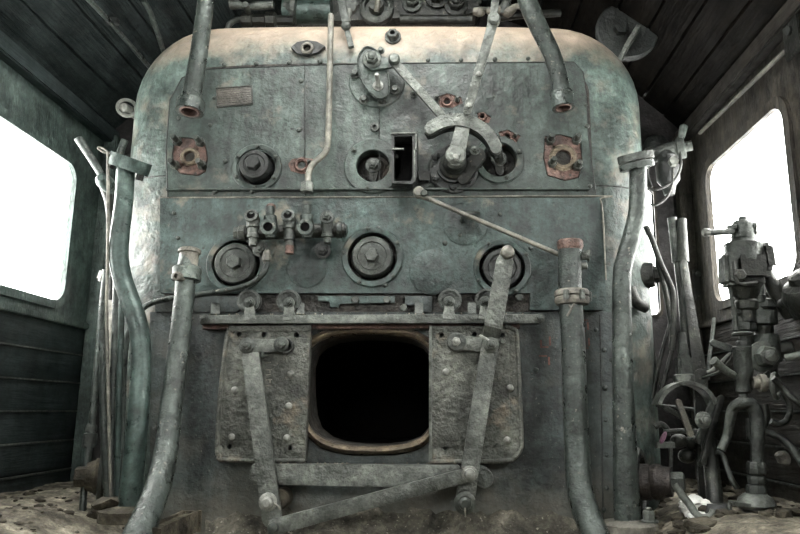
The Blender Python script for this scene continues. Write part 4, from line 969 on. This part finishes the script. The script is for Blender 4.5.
# ------------------------------------------------------------------ right corner: levers, valves and tubes
def rod(name, pts, r, m, label, cat, seg=10, res=5):
    b = BM(); tube(b, [P(*p) for p in pts], r, seg, res); return single(name, b, m, label, cat, loc=P(*pts[-1]))
t = thing('corner_valve', 'cluttered black valve with angled lever and hanging wires at the right window post', 'valve', P(668,185,2.70))
b = BM(); lathe(b, P(668,176,2.70), V((0,0,1)), [(.02,-.08),(.030,-.04),(.045,-.02),(.048,.04),(.035,.06),(.045,.08),(.03,.12),(0,.12)], 14); part('body', b, 'black', t)
b = BM(); lathe(b, P(664,152,2.70), V((.9,-.4,.1)), [(.034,-.06),(.034,.05),(.044,.055),(.044,.08),(.02,.085),(.02,.11),(0,.11)], 10); part('nut', b, 'iron', t)
b = BM(); lathe(b, P(672,163,2.66), D, [(.02,-.03),(.02,.03),(0,.03)], 6); part('nut', b, 'bolt_pale', t)
b = BM(); tube(b, [P(678,148,2.66), P(681,138,2.66), P(684,126,2.66)], [.010,.014,.016], 10, 2); part('lever', b, 'pipe', t)
for pts in ([(680,152),(681,165),(676,178),(666,186),(655,190),(648,188)], [(673,168),(672,185),(666,198),(656,205),(650,204)], [(654,150),(649,160),(648,175),(652,187)]):
    b = BM(); tube(b, [P(u,v,2.62) for u, v in pts], .0052, 8, 6); part('wire', b, 'pipe_dark', t)
t = thing('dome_bracket', 'dark rounded bracket above the clustered corner valve', 'bracket', P(660,140,2.9))
b = BM(); lathe(b, P(656,146,3.12), V((0,0,1)), [(.06,-.02),(.06,.01),(.04,.04),(0,.05)], 20); part('cap', b, 'black', t)
rod('bent_tube', [(646,226,2.5),(652,240,2.5),(660,262,2.5),(668,280,2.5),(673,295,2.5),(673,325,2.5),(672,350,2.5)], .011, 'pipe_dark', 'thin bent tube in front of the narrow bright front window', 'tube')
rod('bent_tube', [(658,262,2.55),(664,285,2.55),(670,315,2.55),(674,345,2.55)], .010, 'pipe_dark', 'inner thin tube beside the narrow bright front window', 'tube')
for i, (a0, a1, hw, lb) in enumerate((((672,218,2.62),(678,262,2.62),.022,'shorter round lever handle left of the window post'), ((681.5,219,2.60),(683,262,2.60),.022,'taller flat-topped lever handle against the window post'))):
    t = thing('reversing_lever', lb, 'lever', P(a1[0]+10,360,2.5))
    b = BM(); tube(b, [P(*a0), P(*a1)], [hw*.8, hw], 14, 1); part('grip', b, 'pipe_dark' if i else 'iron', t)
    b = BM(); tube(b, [P(*a1), P(a1[0]+5,300,2.58), P(a1[0]+10,358,2.54), P(a1[0]+11,372,2.52)], [.016,.018,.020,.022], 12, 3); part('shank', b, 'pipe_dark', t)
b = BM(); rbar(b, P(684,262,2.56), P(701,378,2.48), .022, .016, w1=.05); rbar(b, P(701,376,2.48), P(706,500,2.46), .05, .016, w1=.04); single('reversing_bar', b, 'pipe_dark', 'broad tapering dark bar slanting down behind the small gear arc', 'bar', loc=P(701,378,2.48))
rod('slanting_stay', [(672,318,2.62),(660,360,2.60),(652,400,2.58)], .008, 'pipe_dark', 'thin stay slanting left below the narrow front window', 'rod')
rod('slanting_stay', [(652,345,2.62),(658,375,2.62),(664,395,2.62)], .006, 'pipe_dark', 'shortest thin stay against the boiler flank', 'rod')
rod('slanting_stay', [(678,330,2.6),(667,370,2.6),(663,390,2.6)], .008, 'pipe_dark', 'dark stay between the reversing handles and the flank', 'rod')
t = thing('small_column', 'little square-headed column standing on the arched quadrant', 'column', P(685,385,2.42))
b = BM(); box(b, P(684,366,2.42), (.05,.05,.07), None, .008); lathe(b, P(683,350,2.42), V((0,0,1)), [(.016,-.03),(.020,0),(.016,.02),(.012,.06),(0,.06)], 12); part('body', b, 'iron', t)
b = BM(); lathe(b, P(684,378,2.42), V((0,0,1)), [(.035,-.02),(.035,.01),(.02,.015),(0,.015)], 16); part('foot', b, 'strap', t)
# arched quadrant
t = thing('arched_quadrant', 'wide flat iron arch over a round pivot among the right hand gear', 'quadrant', P(700,430,2.35))
b = BM(); ring = []
for k in range(19):
    a = math.radians(165-150*k/18); cu, cv = 688, 412
    p = P(cu+31*math.cos(a), cv-31*math.sin(a), 2.36); p2 = p+V((.0,.075,0)); n_ = V((math.cos(a), 0, math.sin(a)))*.012
    ring.append([b.verts.new(q) for q in (p, p2, p2-n_, p-n_)])
for p, q2 in zip(ring, ring[1:]):
    for i in range(4): b.faces.new((p[i], p[(i+1) % 4], q2[(i+1) % 4], q2[i]))
b.faces.new(ring[0]); b.faces.new(ring[-1])
part('arch', b, 'strap', t)
b = BM(); rbar(b, P(716,402,2.37), P(701,440,2.38), .030, .02); part('arm', b, 'iron', t)
b = BM(); bolt(b, P(703,420,2.35), D, .019, .025); part('pivot_nut', b, 'strap', t)
b = BM(); rbar(b, P(679,402,2.38), P(691,434,2.38), .020, .014); part('inner_arm', b, 'seam', t)
b = BM(); rbar(b, P(666,408,2.38), P(720,438,2.42), .018, .012); part('cross_stay', b, 'pipe_dark', t)
t = thing('screw_post', 'dark upright post rising from the floor right of the boiler', 'post', P(716,525,2.30))
b = BM(); tube(b, [P(709,440,2.38), P(712,470,2.36), P(715,500,2.33), P(717,524,2.30)], [.027,.025,.026,.03], 14, 3); part('post', b, 'pipe_dark', t)
b = BM(); lathe(b, P(718,520,2.30), V((0,0,1)), [(.06,-.02),(.055,.03),(.036,.05),(0,.05)], 16); part('foot', b, 'black', t)
b = BM(); rbar(b, P(704,462,2.33), P(722,398,2.36), .02, .02); part('brace', b, 'pipe_dark', t)
rod('hooked_lever', [(675,484,2.30),(682,495,2.29),(690,505,2.28),(696,514,2.27),(703,518,2.26),(711,516,2.26),(714,510,2.26)], .012, 'strap', 'pale hooked rod lying against the white rag', 'rod')
b = BM(); bmesh.ops.create_icosphere(b, subdivisions=4, radius=.062, matrix=Matrix.Translation(P(698,514,2.32)) @ Matrix.Diagonal((1.25,.8,.95,1)))
for q in b.verts:
    k = nz(q.co.x, q.co.z, 9, 4); k2 = nz(q.co.y, q.co.z, 24, 8); q.co += V((k*.05, k2*.03, k*.03+k2*.02))
single('white_rag', b, 'rag', 'crumpled white rag on the floor at the foot of the dark post', 'rag', smooth=30)
b = BM(); bmesh.ops.create_icosphere(b, subdivisions=3, radius=.04, matrix=Matrix.Translation(P(646,468,2.60)) @ Matrix.Diagonal((1.2,.6,1,1)))
for q in b.verts: q.co += V((nz(q.co.x,q.co.z,30), 0, nz(q.co.x,q.co.z,26,5)))*.02
single('white_rag', b, 'rag', 'small white scrap caught behind the ribbed flank plug', 'rag', smooth=30)
# oil cups and small linkage
t = thing('oil_cup_cluster', 'pair of round oil cups under a thin wire frame low on the right', 'oil cups', P(690,462,2.50))
for u, v in ((679,441),(693,443),(687,456)):
    b = BM(); bmesh.ops.create_uvsphere(b, u_segments=18, v_segments=10, radius=.028, matrix=Matrix.Translation(P(u,v,2.50)) @ Matrix.Diagonal((1.1,1,.9,1))); part('cup', b, 'pipe_dark', t)
b = BM(); tube(b, [P(664,432,2.45), P(680,431,2.45), P(700,432,2.45), P(705,436,2.45), P(705,452,2.45), P(699,466,2.45)], .009, 8, 4); tube(b, [P(670,441,2.45), P(671,460,2.45), P(670,475,2.45)], .007, 8, 3); part('wire_frame', b, 'iron', t)
b = BM(); boxbar(b, P(656,445,2.45), P(674,445,2.45), .03, .02); part('tray', b, 'strap', t)
b = BM(); bmesh.ops.create_icosphere(b, subdivisions=2, radius=.012, matrix=Matrix.Translation(P(663,438,2.44)) @ Matrix.Rotation(.5,4,'Y') @ Matrix.Diagonal((.7,1,2.1,1))); single('pink_tag', b, 'pink', 'tiny pink scrap on the tray beside the boiler flank', 'tag')
rod('curved_hook', [(655,427,2.46),(661,424,2.46),(667,429,2.46),(668,436,2.46)], .010, 'iron', 'small curved hook above the pink scrap', 'hook')

# the tall injector valve in the window
t = thing('injector_valve', 'tall cast injector valve with knurled cap and side lever standing before the right window', 'valve', P(752,350,2.35))
Yv = 2.32
def vax(v0, v1, prof, u0=745, u1=None, seg=20, m='pipe_dark', nm='body'):
    """prof in pixels: (radius, v)"""
    b = BM(); u1 = u0 if u1 is None else u1
    pr = []; o = P(u0, v1, Yv); top = P(u1, v0, Yv); ax = (top-o); L = ax.length
    for r, v in prof: pr.append((S(r, v, Yv), L*(v1-v)/(v1-v0)))
    lathe(b, o, ax, pr, seg); part(nm, b, m, t); return b
vax(218, 262, [(17,262),(18,250),(19,245),(14,243),(11,240),(12,238),(11,230)], 744, 743, 22, 'iron', 'bonnet')
vax(214, 240, [(10,240),(11,232),(10.5,231),(11,225),(9,222),(4.5,220.5),(4,217),(0,216.5)], 743, 743, 10, 'iron', 'knurled_cap')
for u, v in ((753,226),(753,232),(733,228)):
    b = BM(); lathe(b, P(u,v,Yv-.02), V((1,-.4,0)), [(.010,-.02),(.012,0),(.012,.012),(0,.014)], 10); part('cap_screw', b, 'iron', t)
b = BM(); tube(b, [P(732,231,Yv-.02), P(724,232,Yv-.03), P(704.5,232.5,Yv-.05)], [.012,.011,.012], 12, 2); part('side_lever', b, 'iron', t)
b = BM(); lathe(b, P(706,232.4,Yv-.048), V((-1,-.1,0)), [(.013,-.01),(.015,.0),(.012,.01),(0,.012)], 12); part('lever_tip', b, 'bolt_pale', t)
b = BM(); box(b, P(747,268,Yv), (S(38,268,Yv), .11, S(34,268,Yv)), None, .022); part('chest', b, 'pipe_dark', t)
b = BM(); box(b, P(728,270,Yv-.02), (S(13,270,Yv), .08, S(33,270,Yv)), Matrix.Rotation(.03,3,'Y'), .012); part('side_lobe', b, 'iron', t)
b = BM(); box(b, P(764,258,Yv-.01), (S(13,258,Yv), .09, S(28,258,Yv)), Matrix.Rotation(-.08,3,'Y'), .02); part('side_lobe', b, 'pipe_dark', t)
b = BM(); lathe(b, P(738,276,Yv-.045), D, [(.022,0),(.022,.02),(.016,.025),(0,.025)], 6); tube(b, [P(733,262,Yv-.055), P(738,283,Yv-.06), P(757,283,Yv-.06)], .008, 8, 3); part('front_boss', b, 'pipe_dark', t)
vax(284, 322, [(8,322),(8.5,311),(11,309),(11.5,302),(10,300),(12.5,296),(14,290),(17,284)], 748, 745, 20, 'pipe_dark', 'lower_body')
vax(284, 316, [(6.5,316),(6.5,304),(8,303),(8,296),(6.5,295),(7,284)], 759, 757, 14, 'iron', 'side_column')
b = BM(); tube(b, [P(766,272,Yv), P(775,290,Yv), P(784,306,Yv), P(790,318,Yv)], [.02,.026,.024,.02], 12, 3); part('outlet_arm', b, 'pipe_dark', t)
b = BM(); tube(b, [P(729,285,Yv-.02), P(732,300,Yv-.02), P(735,318,Yv-.02), P(736,330,Yv-.02)], .007, 8, 3); part('drip_rod', b, 'iron', t)
t = thing('ribbed_riser', 'pair of ribbed vertical tubes carrying the tall injector valve', 'tube', P(762,375,2.36))
for (u0, v0, u1, v1, r, c0) in ((744,316,748,352,.024,315),(762,306,768,372,.030,309)):
    b = BM(); tube(b, [P(u0,v0,2.34), P(u1,v1,2.36)], r, 16, 1); part('stem', b, 'pipe_dark', t)
    b = BM(); lathe(b, P(u0,c0+5,2.34), V((0,0,1)), [(r*1.1,-.04),(r*1.65,-.035),(r*1.7,.0),(r*1.45,.01),(r*1.7,.02),(r*1.5,.045),(r,.05)], 8); part('gland_nut', b, 'iron', t)
b = BM(); lathe(b, P(765,350,2.36), V((0,0,1)), [(.03,-.05),(.050,-.04),(.052,.02),(.045,.05),(.03,.055)], 10); part('lower_nut', b, 'iron', t)
b = BM(); bolt(b, P(763,357,2.32), D, .036, .04); part('hex_plug', b, 'strap', t)
b = BM(); lathe(b, P(772,350,2.36), V((1,-.3,0)), [(.03,0),(.03,.06),(.02,.065),(.02,.1),(0,.1)], 14); part('side_branch', b, 'pipe_dark', t)
# round flange at the right window sill
t = thing('window_sill_pump', 'rounded dark pump body on the sill at the right edge', 'pump', P(797,300,2.2))
b = BM(); lathe(b, P(808,284,2.15), V((-.5,-.3,.8)), [(.085,-.08),(.09,-.02),(.075,.01),(.05,.02),(.045,.04),(.02,.05),(0,.05)], 20); part('body', b, 'pipe_dark', t)
b = BM(); tube(b, [P(800,296,2.15), P(790,300,2.2), P(782,304,2.28)], .017, 12, 4); part('outlet', b, 'pipe_dark', t)
# lubricator
t = thing('oil_lubricator', 'upright cylindrical lubricator with mushroom knob at the right', 'lubricator', P(743,400,2.22))
Yl = 2.22
def lax(prof, u, m, nm, seg=24):
    b = BM(); o = P(u, prof[0][1], Yl); pr = [(S(r, v, Yl), (P(u, v, Yl)-o).length) for r, v in prof]; lathe(b, o, V((0,0,1)), pr, seg); part(nm, b, m, t)
lax([(3.2,340),(3.2,336),(10,335),(10.5,333.5),(8,332),(2.5,331.2),(0,331)], 743, 'strap', 'mushroom_knob')
lax([(7.5,348),(7.5,342),(6,340.5),(6,339),(0,339)], 744, 'iron', 'gland', 8)
lax([(8.5,376),(9,374),(9,350),(9.6,349),(9.6,347.5),(8,346.5),(0,346.5)], 744, 'iron', 'barrel')
lax([(5,402),(5,394),(7.5,392),(7.5,380),(9,377),(9,375),(0,375)], 744.5, 'iron', 'lower_barrel', 16)
b = BM(); tube(b, [P(736,376,Yl), P(728,372,Yl-.01), P(720,366,Yl-.02), P(713.5,360.5,Yl-.03)], [.011,.012,.013,.015], 10, 4); part('lever', b, 'strap', t)
b = BM(); rbar(b, P(714,343,Yl), P(736,350,Yl+.01), .022, .01); part('flat_arm', b, 'iron', t)
b = BM(); lathe(b, P(752,383,Yl), V((1,0,0)), [(.020,0),(.020,.02),(.028,.022),(.028,.04),(.016,.044),(.016,.08),(0,.08)], 14); part('branch', b, 'seam', t)
b = BM(); torus(b, P(776,386,Yl-.02), V((1,-.9,0)), .036, .008, 24, 8); tube(b, [P(768,384,Yl), P(778,388,Yl-.03)], .014, 10, 1); part('hand_wheel', b, 'strap', t)
# U bend and its foot
t = thing('hairpin_pipe', 'grey hairpin pipe bending over above the stacked floor nuts', 'pipe', P(757,510,2.22))
b = BM(); tube(b, [P(721,450,2.26), P(727,436,2.26), P(730,420,2.25), P(733,409,2.24), P(741,403,2.22), P(750,404,2.22), P(756,413,2.22), P(757.5,428,2.22), P(757.5,446,2.22), P(757,468,2.22)], [.014,.014,.016,.017,.019,.021,.022,.022,.020,.020], 16, 6); part('pipe', b, 'iron', t)
for v0, v1, r in ((462,474,9.5),(476,484,8.8),(485,497,10)):
    b = BM(); o = P(757,v1,2.22); L = (P(757,v0,2.22)-o).length; lathe(b, o, V((0,0,1)), [(S(r*.9,v0,2.22),0),(S(r,v0,2.22),.006),(S(r,v0,2.22),L-.006),(S(r*.9,v0,2.22),L),(0,L)], 8, .3); part('nut', b, 'iron', t)
b = BM(); lathe(b, P(756,505,2.22), V((0,0,1)), [(.05,-.01),(.058,0),(.05,.02),(.03,.035),(0,.035)], 20); part('saddle', b, 'strap', t)
b = BM(); lathe(b, P(756,523,2.22), V((0,0,1)), [(.035,-.03),(.045,0),(.038,.01),(.038,.05),(.045,.06),(0,.062)], 24); part('pedestal', b, 'black', t)
b = BM(); boxbar(b, P(731,503,2.20), P(768,507,2.20), .05, .012); tube(b, [P(731,503,2.2), P(729,506,2.2), P(731,511,2.2)], .006, 8, 3); part('clip_plate', b, 'iron', t)
# loose tubes and wires
rod('looped_tube', [(766,372,2.3),(776,384,2.3),(785,396,2.3),(790,408,2.3),(787,420,2.3),(778,424,2.3),(771,421,2.3)], .010, 'iron', 'thin tube looping at the far right below the hand wheel', 'tube')
rod('curved_tube', [(763,432,2.28),(775,435,2.26),(786,442,2.24),(795,452,2.22),(804,466,2.2)], .012, 'iron', 'thin curved tube running off to the right edge above the floor', 'tube')
rod('curved_tube', [(773,378,2.15),(783,388,2.15),(792,398,2.13),(803,405,2.12),(832,415,2.10)], .010, 'pipe_dark', 'thin dark tube leaving the hand wheel for the right edge', 'tube')
rod('curved_tube', [(716,452,2.34),(723,456,2.34),(727,468,2.32),(732,480,2.30),(737,488,2.3)], .009, 'iron', 'thin bent tube falling beside the dark post', 'tube')
rod('curved_tube', [(750,418,2.4),(752,440,2.4),(766,420,2.4),(764,404,2.4)], .014, 'pipe_dark', 'darker second tube behind the hairpin pipe', 'tube')
rod('grease_stick', [(786,358,2.2),(795,356,2.18),(806,353,2.16)], .012, 'strap', 'short pale stick by the right edge on the planks', 'stick')
rod('stay_wire', [(700,372,2.5),(710,372,2.5),(722,362,2.48),(735,350,2.45)], .008, 'strap', 'pale jointed wire crossing behind the lubricator arms', 'wire')
rod('stay_wire', [(714,318,2.6),(712,340,2.58),(709,360,2.55),(708,380,2.52)], .007, 'iron', 'near vertical wire right of the broad tapering bar', 'wire')
rod('stay_wire', [(736,352,2.3),(722,370,2.4),(703,378,2.47)], .005, 'iron', 'short slanting wire left of the lubricator', 'wire')
rod('stay_wire', [(655,405,2.6),(675,407,2.6),(700,410,2.6)], .006, 'iron', 'level wire passing under the arch', 'wire')
for u, v, lb in ((785,458,'pale lump on the wall foot below the curved tube'), (793,446,'round pale lump at the right edge above the floor')):
    b = BM(); bmesh.ops.create_icosphere(b, subdivisions=2, radius=.03, matrix=Matrix.Translation(P(u,v,2.45)))
    for q in b.verts: q.co += V((nz(q.co.x,q.co.z,40,2), 0, nz(q.co.x,q.co.z,36,5)))*.02
    single('pale_lump', b, 'seam', lb, 'lump')
t = thing('post_bracket', 'small angle bracket with a bolt on the right corner post', 'bracket', P(697,300,2.95))
b = BM(); box(b, P(699,285,3.095), (.05,.012,.14), None, .003); part('plate', b, 'pipe_dark', t)
b = BM(); lathe(b, P(698,274,3.087), D, [(.013,0),(.011,.008),(0,.012)], 12); part('bolt', b, 'bolt', t)
t = thing('wall_rail_rod', 'long thin rod slanting along the top of the right wall to a bracket', 'rod', P(786,50,2.2))
def wr(u, v, dx=.05):
    a = (u-CX)/F; bb = (CY-v)/F; Y = (XR-dx)/a*(CT-bb*ST); return P(u, v, Y)
b = BM(); tube(b, [wr(700,133,.03), wr(786,50,.03)], .008, 8, 1); part('rod', b, 'rod', t)
b = BM(); p = wr(793,38,.03); box(b, p, (.015,.10,.12), None, .003); part('bracket', b, 'pipe_dark', t)
b = BM(); lathe(b, p+V((-.008,0,.025)), V((-1,0,0)), [(.016,0),(.016,.008),(0,.008)], 14); part('bolt', b, 'black', t)
t = thing('hanging_hook', 'tiny pale hook at the top corner of the right wall', 'hook', P(684,130,2.95))
b = BM(); tube(b, [P(683,125,2.95), P(686,129,2.95), P(684,136,2.95)], .007, 8, 4); part('hook', b, 'bolt_pale', t)

# slope of ash under the firehole and loose rubble on the floor
b = BM(); nx, ny = 60, 16; g = []
for j in range(ny+1):
    row = []
    for i in range(nx+1):
        u = 205+i*(590-205)/nx; w = math.sin(PI*i/nx)**.5
        v = 566-j*(566-(519-9*w+3*math.sin(i*.9)+2*math.sin(i*2.3)))/ny; Yq = 2.27+.215*(j/ny)**.6*1.0
        p = P(u, v, Yq); k = nz(p.x, p.z, 16)*.010+nz(p.x, p.z, 60, 2)*.005
        if j == ny: p.y = 2.492
        row.append(b.verts.new(p+V((0,-abs(k)*w,k*.6))))
    g.append(row)
for j in range(ny):
    for i in range(nx): b.faces.new((g[j][i], g[j][i+1], g[j+1][i+1], g[j+1][i]))
o = part('ash_slope', b, 'ashy', None, P(400,540,2.4), 60); o['label'] = 'heap of pale ash and dirt sloping against the boiler under the firehole'; o['category'] = 'ash'; o['kind'] = 'stuff'
b = BM()
for k in range(420):
    if k < 170: x = random.uniform(XL+.05, -.95); y = random.uniform(1.6, 3.0); s = random.choice((.004,.006,.009,.014))
    elif k < 360: x = random.uniform(.55, XR-.05); y = random.uniform(2.1, 3.05); s = random.choice((.008,.012,.018,.028))
    else: x = random.uniform(-.9,.6); y = random.uniform(2.1,2.4); s = random.choice((.006,.01,.014))
    z = floor_h(x, y)+.012*nz(x, y, 5)
    mt = Matrix.Translation((x, y, z+s*.2)) @ Matrix.Rotation(random.uniform(0,6),4,'Z') @ Matrix.Rotation(random.uniform(-.3,.3),4,'X') @ Matrix.Diagonal((random.uniform(.8,2.2), random.uniform(.7,1.3), random.uniform(.35,.8), 1))
    bmesh.ops.create_icosphere(b, subdivisions=1, radius=s, matrix=mt)
for q in b.verts: q.co += V((random.uniform(-1,1), random.uniform(-1,1), random.uniform(-1,1)))*.0018
o = part('loose_rubble', b, 'rubble', None, V((XC,2.4,FLZ)), 25); o['label'] = 'loose cinders and crumbs scattered over the cab floor'; o['category'] = 'rubble'; o['kind'] = 'stuff'
b = BM()
for k in range(160):
    u = random.uniform(285,470); t_ = (u-275)/(471-275); v = 527-t_*53; p = P(u, v-random.uniform(5,7), 2.37)
    if k > 90: u = random.uniform(252,458); p = P(u, 463.5, 2.412)
    if k > 125: u = random.uniform(202,540); p = P(u, 314.3-(u-200)/340, 2.425)
    s = random.uniform(.0015,.004)
    bmesh.ops.create_icosphere(b, subdivisions=1, radius=s, matrix=Matrix.Translation(p+V((0,random.uniform(-.004,.01),0))))
o = part('ash_crumbs', b, 'dirt', None, P(370,480,2.4), 40); o['label'] = 'pale ash crumbs lying on top of the door bars'; o['category'] = 'ash'; o['kind'] = 'stuff'

# ------------------------------------------------------------------ light and camera
w = bpy.data.worlds.new('overcast'); bpy.context.scene.world = w; w.use_nodes = True
nt = w.node_tree; bg = nt.nodes['Background']
bg.inputs['Color'].default_value = (1.0, .995, .95, 1); bg.inputs['Strength'].default_value = 38.0
sc = bpy.context.scene
cam = bpy.data.cameras.new('camera'); co = bpy.data.objects.new('camera', cam); C.objects.link(co)
co.location = (0, 0, H); co.rotation_euler = (PI/2+TH, 0, 0)
cam.sensor_width = 36; cam.lens = 36*F/800; cam.shift_x = -(CX-400)/800; cam.clip_start = .02
sc.camera = co
sc.view_settings.view_transform = 'Standard'; sc.view_settings.look = 'None'
sc.view_settings.exposure = -0.82; sc.view_settings.gamma = 1.0; sc.view_settings.use_curve_mapping = False
sc.cycles.use_denoising = True
sc.cycles.max_bounces = 8; sc.cycles.diffuse_bounces = 5
